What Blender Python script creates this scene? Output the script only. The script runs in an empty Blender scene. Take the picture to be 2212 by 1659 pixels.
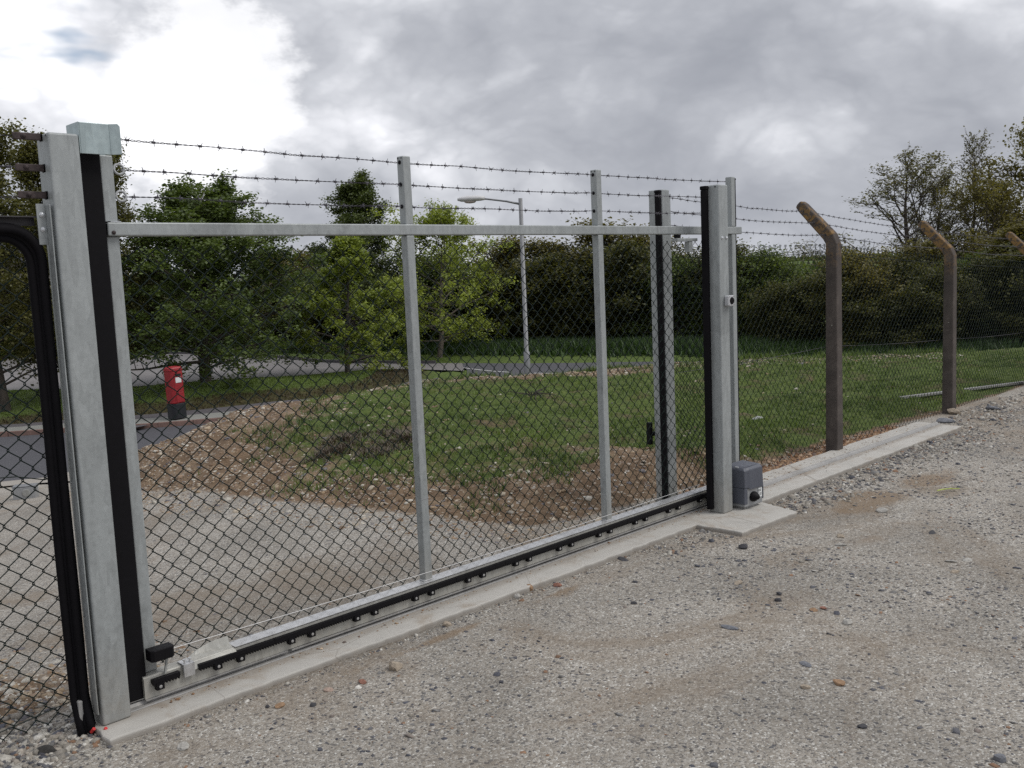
import bpy, bmesh, math, random
import numpy as np
from mathutils import Vector, Matrix

sc = bpy.context.scene
COL = sc.collection
R = math.radians

# ------------------------------------------------------------------ camera
cam_d = bpy.data.cameras.new('camera')
cam = bpy.data.objects.new('camera', cam_d)
COL.objects.link(cam)
RC = np.array([[0.70327027, -0.11064381, 0.70225983],
               [-0.7096475, -0.05012016, 0.70277194],
               [-0.04255999, -0.99259554, -0.11376613]])
M = Matrix.Identity(4)
for i in range(3):
    M[i][0] = RC[i, 0]
    M[i][1] = -RC[i, 1]
    M[i][2] = -RC[i, 2]
M[2][3] = 1.70
cam.matrix_world = M
cam_d.sensor_width = 36.0
cam_d.lens = 36.0 * 2085 / 2212
cam_d.clip_start = 0.05
cam_d.clip_end = 3000
sc.camera = cam

# ------------------------------------------------------------------ sky
SUN_EL, SUN_AZ = R(52), R(-55)          # azimuth measured from +X towards +Y: behind the camera, to its right
world = bpy.data.worlds.new('World')
sc.world = world
world.use_nodes = True
nt = world.node_tree
nt.nodes.clear()


def N(t, typ, **kw):
    n = t.nodes.new(typ)
    for k, v in kw.items():
        if k.startswith('i_'):
            key = k[2:]
            key = int(key) if key.isdigit() else key.replace('_', ' ')
            n.inputs[key].default_value = v
        else:
            setattr(n, k, v)
    return n


def math_n(t, op, a, b=None, c=None, clamp=False):
    n = t.nodes.new('ShaderNodeMath')
    n.operation = op
    n.use_clamp = clamp
    for i, v in enumerate((a, b, c)):
        if v is None:
            continue
        if isinstance(v, (int, float)):
            n.inputs[i].default_value = v
        else:
            t.links.new(v, n.inputs[i])
    return n.outputs[0]


def ramp(t, fac, stops, interp='LINEAR'):
    n = t.nodes.new('ShaderNodeValToRGB')
    cr = n.color_ramp
    cr.interpolation = interp
    while len(cr.elements) > 1:
        cr.elements.remove(cr.elements[-1])
    for i, (p, c) in enumerate(stops):
        e = cr.elements[0] if i == 0 else cr.elements.new(p)
        e.position = p
        if isinstance(c, (int, float)):
            c = (c, c, c)
        e.color = (c[0], c[1], c[2], 1)
    t.links.new(fac, n.inputs[0])
    return n.outputs[0]


def mix(t, fac, a, b, mode='MIX'):
    n = t.nodes.new('ShaderNodeMix')
    n.data_type = 'RGBA'
    n.blend_type = mode
    n.clamp_factor = True
    for s, v in ((n.inputs[0], fac), (n.inputs[6], a), (n.inputs[7], b)):
        if isinstance(v, (int, float)):
            s.default_value = v
        elif isinstance(v, tuple):
            s.default_value = (v[0], v[1], v[2], 1)
        else:
            t.links.new(v, s)
    return n.outputs[2]


def noise(t, vec, scale, detail=4, rough=0.55, dist=0.0):
    n = t.nodes.new('ShaderNodeTexNoise')
    n.inputs['Scale'].default_value = scale
    n.inputs['Detail'].default_value = detail
    n.inputs['Roughness'].default_value = rough
    n.inputs['Distortion'].default_value = dist
    if vec is not None:
        t.links.new(vec, n.inputs['Vector'])
    return n.outputs[0]


def voronoi(t, vec, scale, feature='F1'):
    n = t.nodes.new('ShaderNodeTexVoronoi')
    n.feature = feature
    n.inputs['Scale'].default_value = scale
    t.links.new(vec, n.inputs['Vector'])
    return n


tc = N(nt, 'ShaderNodeTexCoord')
dirv = tc.outputs['Generated']
sep = N(nt, 'ShaderNodeSeparateXYZ')
nt.links.new(dirv, sep.inputs[0])
den = math_n(nt, 'MAXIMUM', math_n(nt, 'ADD', sep.outputs[2], 0.16), 0.05)
px = math_n(nt, 'DIVIDE', sep.outputs[0], den)
py = math_n(nt, 'DIVIDE', sep.outputs[1], den)
comb = N(nt, 'ShaderNodeCombineXYZ')
nt.links.new(px, comb.inputs[0])
nt.links.new(py, comb.inputs[1])
plane = comb.outputs[0]


def dot_dir(v):
    n = N(nt, 'ShaderNodeVectorMath', operation='DOT_PRODUCT')
    nt.links.new(dirv, n.inputs[0])
    v = Vector(v).normalized()
    n.inputs[1].default_value = v
    return n.outputs['Value']


def smooth(t, v, a, b):
    n = t.nodes.new('ShaderNodeMapRange')
    n.interpolation_type = 'SMOOTHSTEP'
    t.links.new(v, n.inputs[0])
    n.inputs[1].default_value = a
    n.inputs[2].default_value = b
    return n.outputs[0]


sq = N(nt, 'ShaderNodeMapping')
sq.inputs['Scale'].default_value = (1.0, 1.0, 1.7)
nt.links.new(dirv, sq.inputs[0])
dv = sq.outputs[0]
n_big = noise(nt, dv, 2.1, 6, 0.50, 0.3)
n_mid = noise(nt, dv, 5.5, 7, 0.58, 0.2)
n_puff = noise(nt, dv, 7.0, 6, 0.6, 0.0)
wn = nt.nodes.new('ShaderNodeTexNoise')
wn.inputs['Scale'].default_value = 5.0
wn.inputs['Detail'].default_value = 5
nt.links.new(dv, wn.inputs['Vector'])
wsc = N(nt, 'ShaderNodeVectorMath', operation='SCALE')
nt.links.new(wn.outputs['Color'], wsc.inputs[0])
wsc.inputs['Scale'].default_value = 0.22
wad = N(nt, 'ShaderNodeVectorMath', operation='ADD')
nt.links.new(dv, wad.inputs[0])
nt.links.new(wsc.outputs[0], wad.inputs[1])
vb = voronoi(nt, wad.outputs[0], 4.2, 'F1')
vb.inputs['Detail'].default_value = 3
vb.inputs['Roughness'].default_value = 0.55
vb.inputs['Lacunarity'].default_value = 2.3
lump = math_n(nt, 'SUBTRACT', 0.5, vb.outputs['Distance'])
# thin bright cloud to the left of the view, a heavier grey bank to the right, lighter again overhead
bright = smooth(nt, dot_dir((0.30, 0.90, 0.25)), 0.70, 1.0)
darkb = smooth(nt, dot_dir((0.86, 0.50, 0.11)), 0.78, 1.0)
zen = smooth(nt, sep.outputs[2], 0.12, 0.5)
dens = math_n(nt, 'ADD', math_n(nt, 'MULTIPLY', n_big, 0.72), math_n(nt, 'MULTIPLY', n_mid, 0.36))
dens = math_n(nt, 'ADD', dens, math_n(nt, 'MULTIPLY', lump, 0.28))
dens = math_n(nt, 'ADD', dens, math_n(nt, 'MULTIPLY', bright, 0.105))
dens = math_n(nt, 'SUBTRACT', dens, math_n(nt, 'ADD', math_n(nt, 'MULTIPLY', darkb, 0.035), 0.008))
dens = math_n(nt, 'ADD', dens, math_n(nt, 'MULTIPLY', zen, 0.10))
# a sunlit cumulus head standing in front of the grey layer
puff = math_n(nt, 'ADD', dot_dir((0.465, 0.868, 0.168)), math_n(nt, 'MULTIPLY', math_n(nt, 'SUBTRACT', n_puff, 0.5), 0.03))
puff = smooth(nt, puff, 0.9935, 0.9985)
cloud = ramp(nt, dens, [(0.12, (0.29, 0.305, 0.345)), (0.26, (0.345, 0.36, 0.40)), (0.37, (0.42, 0.435, 0.475)), (0.47, (0.55, 0.565, 0.605)),
                        (0.56, (0.74, 0.75, 0.79)), (0.65, (0.97, 0.98, 1.01)), (0.78, (1.12, 1.12, 1.14))])
cloud = mix(nt, math_n(nt, 'MULTIPLY', puff, 0.6), cloud, (1.08, 1.08, 1.10))
sky = N(nt, 'ShaderNodeTexSky', sky_type='NISHITA', sun_disc=False)
sky.sun_elevation = SUN_EL
sky.sun_rotation = R(90) - SUN_AZ
bg_sky = N(nt, 'ShaderNodeBackground')
nt.links.new(sky.outputs[0], bg_sky.inputs[0])
bg_sky.inputs[1].default_value = 0.10
bg_cl = N(nt, 'ShaderNodeBackground')
nt.links.new(cloud, bg_cl.inputs[0])
bg_cl.inputs[1].default_value = 1.06
gap = noise(nt, plane, 1.7, 4, 0.5, 0.0)
gap = math_n(nt, 'ADD', gap, math_n(nt, 'MULTIPLY', smooth(nt, dot_dir((0.317, 0.924, 0.205)), 0.985, 1.0), 0.17))
cover = math_n(nt, 'SUBTRACT', 1.0, math_n(nt, 'MULTIPLY', smooth(nt, gap, 0.72, 0.80), 0.75))
mixs = N(nt, 'ShaderNodeMixShader')
nt.links.new(cover, mixs.inputs[0])
nt.links.new(bg_sky.outputs[0], mixs.inputs[1])
nt.links.new(bg_cl.outputs[0], mixs.inputs[2])
wout = N(nt, 'ShaderNodeOutputWorld')
nt.links.new(mixs.outputs[0], wout.inputs[0])

# ------------------------------------------------------------------ sun through the cloud
sun_d = bpy.data.lights.new('sun', 'SUN')
sun_d.energy = 1.45
sun_d.angle = R(26)
sun_d.color = (1.0, 0.965, 0.91)
sun = bpy.data.objects.new('sun', sun_d)
COL.objects.link(sun)
sdir = Vector((math.cos(SUN_AZ) * math.cos(SUN_EL), math.sin(SUN_AZ) * math.cos(SUN_EL), math.sin(SUN_EL)))
sun.rotation_euler = sdir.to_track_quat('Z', 'Y').to_euler()
sun.location = (0, -10, 30)

sc.view_settings.view_transform = 'Standard'
sc.view_settings.look = 'None'
sc.view_settings.exposure = 0.16
sc.view_settings.gamma = 1.0
sc.view_settings.use_curve_mapping = False
sc.render.engine = 'CYCLES'
sc.cycles.max_bounces = 6
sc.cycles.diffuse_bounces = 3
sc.cycles.transparent_max_bounces = 4
sc.cycles.use_denoising = False

random.seed(7)
rng = np.random.default_rng(11)

# ------------------------------------------------------------------ materials


def new_mat(name):
    m = bpy.data.materials.new(name)
    m.use_nodes = True
    t = m.node_tree
    t.nodes.clear()
    out = t.nodes.new('ShaderNodeOutputMaterial')
    p = t.nodes.new('ShaderNodeBsdfPrincipled')
    t.links.new(p.outputs[0], out.inputs[0])
    return m, t, p


def setp(t, p, color=None, rough=None, metal=None, normal=None):
    for key, v in (('Base Color', color), ('Roughness', rough), ('Metallic', metal), ('Normal', normal)):
        if v is None:
            continue
        if isinstance(v, (int, float)):
            p.inputs[key].default_value = v
        elif isinstance(v, tuple):
            p.inputs[key].default_value = (v[0], v[1], v[2], 1)
        else:
            t.links.new(v, p.inputs[key])


def bump(t, h, strength=0.3, dist=0.01, base=None):
    b = t.nodes.new('ShaderNodeBump')
    b.inputs['Strength'].default_value = strength
    b.inputs['Distance'].default_value = dist
    t.links.new(h, b.inputs['Height'])
    if base is not None:
        t.links.new(base, b.inputs['Normal'])
    return b.outputs[0]


def obj_vec(t):
    return t.nodes.new('ShaderNodeTexCoord').outputs['Object']


def geo_pos(t):
    return t.nodes.new('ShaderNodeNewGeometry').outputs['Position']


def simple(name, color, rough=0.6, metal=0.0, var=0.15, scale=20.0, bmp=0.0, bscale=60.0, bdist=0.002):
    m, t, p = new_mat(name)
    v = geo_pos(t)
    n = noise(t, v, scale, 5, 0.6)
    lo = tuple(c * (1 - var) for c in color)
    hi = tuple(min(1, c * (1 + var)) for c in color)
    setp(t, p, ramp(t, n, [(0.3, lo), (0.7, hi)]), rough, metal)
    if bmp:
        setp(t, p, normal=bump(t, noise(t, v, bscale, 4, 0.6), bmp, bdist))
    return m


def galvanised(name, base=0.40, tint=(1.0, 1.02, 1.04), streak=True, metal=0.35, rough=0.5):
    m, t, p = new_mat(name)
    v = geo_pos(t)
    mp = N(t, 'ShaderNodeMapping')
    mp.inputs['Scale'].default_value = (1, 1, 0.22)
    t.links.new(v, mp.inputs[0])
    n1 = noise(t, mp.outputs[0], 7.0, 6, 0.62, 0.4)
    n3 = noise(t, v, 45.0, 4, 0.6, 0.3)
    st = noise(t, v, 1.7, 5, 0.6, 0.6)
    k = math_n(t, 'ADD', math_n(t, 'MULTIPLY', n1, 0.6), math_n(t, 'MULTIPLY', n3, 0.4))
    c = lambda f: tuple(base * f * x for x in tint)
    col = ramp(t, k, [(0.32, c(0.74)), (0.44, c(0.95)), (0.56, c(1.04)), (0.7, c(1.16))])
    col = mix(t, math_n(t, 'MULTIPLY', smooth(t, st, 0.60, 0.68), 0.30), col, c(0.45))
    sz = N(t, 'ShaderNodeSeparateXYZ')
    t.links.new(v, sz.inputs[0])
    low = math_n(t, 'MULTIPLY', smooth(t, sz.outputs[2], 0.40, 0.02), noise(t, v, 28.0, 5, 0.7))
    col = mix(t, math_n(t, 'MULTIPLY', low, 0.55), col, (0.27, 0.22, 0.16))
    ru = smooth(t, noise(t, v, 3.1, 6, 0.7, 0.2), 0.69, 0.75)
    col = mix(t, math_n(t, 'MULTIPLY', ru, 0.35), col, (0.33, 0.26, 0.12))
    vs_ = voronoi(t, mp.outputs[0], 55)
    sg = N(t, 'ShaderNodeSeparateColor')
    t.links.new(vs_.outputs['Color'], sg.inputs[0])
    col = mix(t, 1.0, col, ramp(t, sg.outputs[0], [(0.0, 0.91), (1.0, 1.08)]), 'MULTIPLY')
    r = ramp(t, n3, [(0.3, rough - 0.10), (0.7, rough + 0.10)])
    setp(t, p, col, r, metal)
    return m


MAT = {}
MAT['galv'] = galvanised('galvanised_steel', 0.345, (0.955, 1.02, 1.03), metal=0.25)
MAT['galv_dull'] = galvanised('weathered_zinc', 0.36, (0.97, 1.0, 1.03), metal=0.25, rough=0.6)
MAT['galv_bright'] = galvanised('bright_zinc', 0.60, (0.97, 1.0, 1.04), metal=0.5, rough=0.3)
MAT['zinc_blue'] = galvanised('passivated_zinc', 0.45, (0.86, 1.02, 1.04), metal=0.45, rough=0.4)
MAT['beam'] = galvanised('galvanised_beam', 0.41, (1.0, 1.02, 0.97), metal=0.2, rough=0.55)
MAT['rubber'] = simple('black_rubber', (0.0045, 0.004, 0.0055), 0.75, 0, 0.2, 40)
MAT['plastic_black'] = simple('black_nylon', (0.0045, 0.004, 0.0055), 0.6, 0, 0.2, 60)
MAT['cable'] = simple('black_cable_sheath', (0.004, 0.0035, 0.005), 0.85, 0, 0.2, 30)
MAT['dark_steel'] = simple('dark_painted_angle', (0.035, 0.032, 0.036), 0.5, 0.2, 0.3, 30)
MAT['rust'] = simple('rusty_brown_steel', (0.055, 0.040, 0.040), 0.7, 0.2, 0.45, 60, 0.3)
MAT['mesh_wire'] = simple('green_black_pvc_wire', (0.005, 0.013, 0.0115), 0.5, 0, 0.2, 5)
MAT['barb'] = simple('galvanised_barbed_wire', (0.075, 0.072, 0.085), 0.5, 0.5, 0.3, 80)
MAT['wire_white'] = simple('pale_rope_wire', (0.55, 0.55, 0.55), 0.5, 0.2, 0.1, 80)
MAT['motor_dark'] = simple('dark_grey_motor_cover', (0.085, 0.092, 0.115), 0.5, 0, 0.06, 8, 0.15, 900, 0.0006)
MAT['motor_silver'] = simple('silver_grey_motor_base', (0.33, 0.34, 0.35), 0.42, 0.3, 0.05, 30)
MAT['white'] = simple('white_print', (0.72, 0.74, 0.74), 0.5, 0, 0.03, 30)
MAT['black_print'] = simple('black_print', (0.02, 0.02, 0.02), 0.5, 0, 0.1, 30)
MAT['alu'] = simple('silver_plastic', (0.55, 0.56, 0.58), 0.35, 0.3, 0.05, 40)
MAT['red_post'] = simple('faded_red_paint', (0.30, 0.018, 0.024), 0.5, 0, 0.15, 12)
MAT['post_black'] = simple('black_base_paint', (0.012, 0.014, 0.018), 0.5, 0, 0.3, 10)
MAT['lamp_grey'] = simple('grey_lamp_column', (0.20, 0.205, 0.215), 0.5, 0.2, 0.15, 10)
MAT['lamp_head'] = simple('pale_lamp_head', (0.55, 0.55, 0.56), 0.45, 0, 0.06, 10)
MAT['lamp_glass'] = simple('lamp_bowl', (0.42, 0.36, 0.33), 0.2, 0, 0.06, 10)
MAT['red_plastic'] = simple('red_plastic', (0.5, 0.02, 0.02), 0.4, 0, 0.1, 30)


for _k in ('rubber', 'plastic_black', 'cable', 'mesh_wire'):
    for _n in MAT[_k].node_tree.nodes:
        if _n.type == 'BSDF_PRINCIPLED':
            _n.inputs['Specular IOR Level'].default_value = 0.18


def mat_concrete(name, base, edge_dirt=True):
    m, t, p = new_mat(name)
    v = geo_pos(t)
    n1 = noise(t, v, 2.2, 6, 0.6, 0.3)
    n2 = noise(t, v, 160, 3, 0.7)
    n3 = noise(t, v, 14, 5, 0.65)
    k = math_n(t, 'ADD', math_n(t, 'MULTIPLY', n1, 0.45), math_n(t, 'ADD', math_n(t, 'MULTIPLY', n2, 0.25), math_n(t, 'MULTIPLY', n3, 0.3)))
    c = lambda f: tuple(x * f for x in base)
    col = ramp(t, k, [(0.34, c(0.70)), (0.46, c(0.95)), (0.6, c(1.06)), (0.7, c(1.15))])
    # sandy grime lying on the slab
    g = noise(t, v, 3.3, 6, 0.7, 0.6)
    col = mix(t, math_n(t, 'MULTIPLY', smooth(t, g, 0.50, 0.70), 0.62), col, (0.27, 0.21, 0.15))
    sy = N(t, 'ShaderNodeSeparateXYZ')
    t.links.new(v, sy.inputs[0])
    damp = math_n(t, 'MULTIPLY', smooth(t, math_n(t, 'ABSOLUTE', math_n(t, 'SUBTRACT', sy.outputs[1], 3.76)), 0.075, 0.01), n3)
    col = mix(t, math_n(t, 'MULTIPLY', damp, 0.9), col, (0.21, 0.175, 0.14))
    side = smooth(t, sy.outputs[2], -0.004, -0.02)
    col = mix(t, math_n(t, 'MULTIPLY', side, 0.55), col, (0.21, 0.18, 0.15))
    cr_ = voronoi(t, v, 1.1, 'DISTANCE_TO_EDGE')
    col = mix(t, math_n(t, 'MULTIPLY', smooth(t, cr_.outputs['Distance'], 0.0035, 0.0), 0.5), col, (0.16, 0.14, 0.12))
    setp(t, p, col, 0.85, 0, bump(t, n2, 0.35, 0.003))
    return m


MAT['concrete'] = mat_concrete('new_concrete', (0.43, 0.415, 0.385))


def mat_old_post():
    m, t, p = new_mat('lichened_old_concrete')
    tcn = t.nodes.new('ShaderNodeTexCoord')
    v = tcn.outputs['Object']
    sp = N(t, 'ShaderNodeSeparateXYZ')
    t.links.new(v, sp.inputs[0])
    n1 = noise(t, v, 6, 6, 0.65, 0.3)
    n2 = noise(t, v, 90, 4, 0.7)
    vr = voronoi(t, v, 26)
    inf = N(t, 'ShaderNodeObjectInfo')
    col = ramp(t, n1, [(0.3, (0.031, 0.026, 0.024)), (0.5, (0.062, 0.052, 0.047)), (0.7, (0.115, 0.098, 0.086))])
    col = mix(t, math_n(t, 'MULTIPLY', n2, 0.40), col, (0.12, 0.10, 0.088))
    # pale crustose lichen dots
    dots = smooth(t, math_n(t, 'ADD', vr.outputs['Distance'], math_n(t, 'MULTIPLY', n2, 0.2)), 0.26, 0.16)
    sel = smooth(t, noise(t, v, 5.0, 2, 0.5), 0.58, 0.62)
    col = mix(t, math_n(t, 'MULTIPLY', dots, sel), col, (0.42, 0.42, 0.36))
    # orange lichen on the cranked arm, where rain lands
    hi = smooth(t, sp.outputs[2], 1.55, 2.1)
    n4 = noise(t, v, 16.0, 7, 0.72, 0.6)
    om = smooth(t, math_n(t, 'ADD', n4, math_n(t, 'MULTIPLY', inf.outputs['Random'], 0.10)), 0.49, 0.64)
    col = mix(t, math_n(t, 'MULTIPLY', math_n(t, 'MULTIPLY', om, hi), 0.8), col, (0.27, 0.155, 0.045))
    setp(t, p, col, 0.92, 0, bump(t, n2, 0.5, 0.004))
    return m


MAT['old_post'] = mat_old_post()


def mat_asphalt(name, base, seams=0.0):
    m, t, p = new_mat(name)
    v = geo_pos(t)
    n1 = noise(t, v, 0.35, 5, 0.6, 0.3)
    n2 = noise(t, v, 70, 3, 0.8)
    k = math_n(t, 'ADD', math_n(t, 'MULTIPLY', n1, 0.6), math_n(t, 'MULTIPLY', n2, 0.4))
    c = lambda f: tuple(x * f for x in base)
    setp(t, p, ramp(t, k, [(0.3, c(0.75)), (0.5, c(1.0)), (0.7, c(1.25))]), 0.8, 0, bump(t, n2, 0.3, 0.004))
    return m


MAT['asphalt'] = mat_asphalt('dark_asphalt', (0.068, 0.068, 0.078))
MAT['tarmac'] = mat_asphalt('pale_worn_tarmac', (0.165, 0.155, 0.155))
MAT['paving'] = mat_asphalt('pale_paving', (0.215, 0.215, 0.20))
MAT['dark_path'] = mat_asphalt('dark_path_edge', (0.085, 0.078, 0.085))
MAT['kerb'] = simple('pinkish_kerb_stone', (0.20, 0.125, 0.105), 0.85, 0, 0.25, 6, 0.3, 60, 0.003)
MAT['road_paint'] = simple('white_road_paint', (0.62, 0.62, 0.62), 0.7, 0, 0.15, 9)


def mat_attr(name, rough=0.9, bmp=0.3, bscale=60.0, sheen=0.0):
    """albedo per stone from the 'col' attribute, plus grain"""
    m, t, p = new_mat(name)
    a = N(t, 'ShaderNodeAttribute', attribute_name='col')
    v = geo_pos(t)
    n = noise(t, v, bscale, 4, 0.65)
    col = mix(t, 1.0, a.outputs['Color'], ramp(t, n, [(0.25, 0.62), (0.75, 1.3)]), 'MULTIPLY')
    setp(t, p, col, rough, 0, bump(t, n, bmp, 0.006))
    return m


MAT['stone'] = mat_attr('mixed_stone', 0.85, 0.5, 70)


def leaf_mat(name, dark, light, trans=0.3):
    m = bpy.data.materials.new(name)
    m.use_nodes = True
    t = m.node_tree
    t.nodes.clear()
    out = t.nodes.new('ShaderNodeOutputMaterial')
    a = N(t, 'ShaderNodeAttribute', attribute_name='tint')
    inf = N(t, 'ShaderNodeObjectInfo')
    k = math_n(t, 'ADD', a.outputs['Fac'], math_n(t, 'MULTIPLY', math_n(t, 'SUBTRACT', inf.outputs['Random'], 0.5), 0.25), clamp=True)
    col = mix(t, k, dark, light)
    p = t.nodes.new('ShaderNodeBsdfPrincipled')
    t.links.new(col, p.inputs['Base Color'])
    p.inputs['Roughness'].default_value = 0.55
    tr = t.nodes.new('ShaderNodeBsdfTranslucent')
    t.links.new(mix(t, 1.0, col, (1.25, 1.25, 0.7), 'MULTIPLY'), tr.inputs[0])
    ms = t.nodes.new('ShaderNodeMixShader')
    ms.inputs[0].default_value = trans
    t.links.new(p.outputs[0], ms.inputs[1])
    t.links.new(tr.outputs[0], ms.inputs[2])
    t.links.new(ms.outputs[0], out.inputs[0])
    return m


MAT['leaf_beech'] = leaf_mat('dark_beech_leaf', (0.028, 0.05, 0.014), (0.15, 0.205, 0.052), 0.4)
MAT['leaf_loose'] = leaf_mat('yellowing_loose_leaf', (0.05, 0.056, 0.017), (0.21, 0.2, 0.06), 0.4)
MAT['leaf_fresh'] = leaf_mat('fresh_spring_leaf', (0.105, 0.150, 0.024), (0.37, 0.43, 0.085), 0.4)
MAT['leaf_mid'] = leaf_mat('mid_green_leaf', (0.038, 0.066, 0.016), (0.165, 0.215, 0.05), 0.4)
MAT['leaf_horn'] = leaf_mat('deep_green_leaf', (0.026, 0.044, 0.012), (0.125, 0.160, 0.040), 0.35)  # darker green leaf colour of the tall pointed tree
MAT['leaf_hedge'] = leaf_mat('dark_hedge_leaf', (0.028, 0.038, 0.012), (0.140, 0.138, 0.038), 0.4)
MAT['leaf_oak'] = leaf_mat('bronze_oak_leaf', (0.052, 0.050, 0.016), (0.215, 0.190, 0.050), 0.4)
MAT['leaf_sparse'] = leaf_mat('sparse_olive_leaf', (0.07, 0.072, 0.028), (0.22, 0.205, 0.09), 0.4)
MAT['grass'] = leaf_mat('short_grass', (0.045, 0.080, 0.015), (0.150, 0.215, 0.042), 0.25)
MAT['weed'] = leaf_mat('rank_green_weed', (0.022, 0.050, 0.014), (0.070, 0.125, 0.030), 0.25)
MAT['dead'] = leaf_mat('dead_brown_stalk', (0.045, 0.034, 0.026), (0.20, 0.155, 0.115), 0.1)
MAT['bank_grass'] = leaf_mat('withered_bank_grass', (0.024, 0.022, 0.010), (0.100, 0.066, 0.032), 0.2)
MAT['bark'] = simple('grey_brown_bark', (0.060, 0.050, 0.042), 0.9, 0, 0.35, 7, 0.6, 25, 0.02)
MAT['bark_pale'] = simple('pale_twig_bark', (0.085, 0.070, 0.058), 0.9, 0, 0.35, 7, 0.6, 25, 0.02)
MAT['render_wall'] = simple('pale_rendered_wall', (0.42, 0.38, 0.34), 0.9, 0, 0.08, 2)
MAT['brick'] = simple('orange_brick', (0.30, 0.19, 0.13), 0.9, 0, 0.2, 5)
MAT['slate'] = simple('dark_slate', (0.045, 0.048, 0.055), 0.7, 0, 0.2, 3)
MAT['glass'] = simple('dark_window_glass', (0.03, 0.035, 0.04), 0.1, 0, 0.1, 2)


def mat_ground():
    m, t, p = new_mat('ground_mix')
    v = geo_pos(t)

    def at(n):
        return N(t, 'ShaderNodeAttribute', attribute_name=n).outputs['Fac']
    # --- compacted crushed-stone gravel
    warp = N(t, 'ShaderNodeVectorMath', operation='ADD')
    t.links.new(v, warp.inputs[0])
    nw = t.nodes.new('ShaderNodeTexNoise')
    nw.inputs['Scale'].default_value = 30
    t.links.new(v, nw.inputs['Vector'])
    sc_ = N(t, 'ShaderNodeVectorMath', operation='SCALE')
    t.links.new(nw.outputs['Color'], sc_.inputs[0])
    sc_.inputs['Scale'].default_value = 0.02
    t.links.new(sc_.outputs[0], warp.inputs[1])
    wv = warp.outputs[0]
    v1 = voronoi(t, wv, 135)
    v2 = voronoi(t, wv, 55)
    sp1 = N(t, 'ShaderNodeSeparateColor')
    t.links.new(v1.outputs['Color'], sp1.inputs[0])
    sp2 = N(t, 'ShaderNodeSeparateColor')
    t.links.new(v2.outputs['Color'], sp2.inputs[0])
    g1 = ramp(t, sp1.outputs[0], [(0.0, (0.10, 0.096, 0.098)), (0.10, (0.21, 0.196, 0.176)), (0.40, (0.298, 0.268, 0.228)),
                                  (0.70, (0.340, 0.318, 0.285)), (0.90, (0.42, 0.398, 0.362)), (1.0, (0.62, 0.61, 0.57))])
    g2 = ramp(t, sp2.outputs[0], [(0.0, (0.055, 0.058, 0.072)), (0.3, (0.12, 0.118, 0.12)), (0.6, (0.29, 0.26, 0.22)), (1.0, (0.44, 0.42, 0.39))])
    pick = math_n(t, 'MULTIPLY', smooth(t, sp2.outputs[1], 0.84, 0.87), smooth(t, v2.outputs['Distance'], 0.62, 0.50))
    grav = mix(t, math_n(t, 'MULTIPLY', pick, 0.85), g1, g2)
    sand = noise(t, v, 420, 3, 0.7)
    grav = mix(t, 1.0, grav, ramp(t, sand, [(0.25, 0.70), (0.75, 1.25)]), 'MULTIPLY')
    big = noise(t, v, 0.9, 6, 0.6, 0.5)
    grav = mix(t, 1.0, grav, ramp(t, big, [(0.33, 0.78), (0.6, 1.10)]), 'MULTIPLY')
    br = math_n(t, 'ADD', at('m_brown'), math_n(t, 'MULTIPLY', math_n(t, 'SUBTRACT', noise(t, v, 2.6, 7, 0.7, 0.5), 0.5), 0.9))
    br2 = smooth(t, noise(t, v, 0.62, 8, 0.70, 0.9), 0.47, 0.64)
    grav = mix(t, math_n(t, 'MULTIPLY', br2, 0.60), grav, (0.215, 0.168, 0.122))
    grav = mix(t, math_n(t, 'MULTIPLY', smooth(t, br, 0.42, 0.80), 0.70), grav, mix(t, sand, (0.15, 0.10, 0.06), (0.27, 0.195, 0.125)))
    # --- brown stony soil
    v3 = voronoi(t, wv, 24)
    sp3 = N(t, 'ShaderNodeSeparateColor')
    t.links.new(v3.outputs['Color'], sp3.inputs[0])
    nd = noise(t, v, 3.2, 8, 0.68, 0.5)
    nf = noise(t, v, 60, 5, 0.7)
    soil = ramp(t, nd, [(0.3, (0.090, 0.060, 0.038)), (0.5, (0.165, 0.112, 0.070)), (0.68, (0.255, 0.185, 0.122))])
    soil = mix(t, 1.0, soil, ramp(t, nf, [(0.3, 0.62), (0.7, 1.35)]), 'MULTIPLY')
    st = math_n(t, 'MULTIPLY', smooth(t, sp3.outputs[1], 0.62, 0.68), smooth(t, v3.outputs['Distance'], 0.48, 0.38))
    soil = mix(t, math_n(t, 'MULTIPLY', st, 0.8), soil, ramp(t, sp3.outputs[0], [(0, (0.16, 0.12, 0.10)), (0.6, (0.30, 0.24, 0.18)), (1, (0.46, 0.43, 0.39))]))
    # --- mossy thin turf
    ng = noise(t, v, 1.6, 8, 0.7, 0.4)
    nh = noise(t, v, 16, 6, 0.7, 0.3)
    turf = ramp(t, nh, [(0.28, (0.035, 0.056, 0.013)), (0.5, (0.075, 0.108, 0.022)), (0.72, (0.130, 0.155, 0.040))])
    turf = mix(t, smooth(t, ng, 0.50, 0.66), turf, ramp(t, nh, [(0.3, (0.055, 0.045, 0.025)), (0.7, (0.15, 0.115, 0.065))]))
    md = math_n(t, 'ADD', at('m_dirt'), math_n(t, 'MULTIPLY', math_n(t, 'SUBTRACT', nd, 0.5), 0.7))
    mg = math_n(t, 'ADD', at('m_grass'), math_n(t, 'MULTIPLY', math_n(t, 'SUBTRACT', noise(t, v, 2.4, 9, 0.72, 0.6), 0.5), 1.1))
    mv = at('m_verge')
    verge = ramp(t, noise(t, v, 5, 7, 0.7), [(0.3, (0.045, 0.068, 0.016)), (0.55, (0.090, 0.130, 0.030)), (0.75, (0.140, 0.180, 0.046))])
    mb = at('m_bank')
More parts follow.
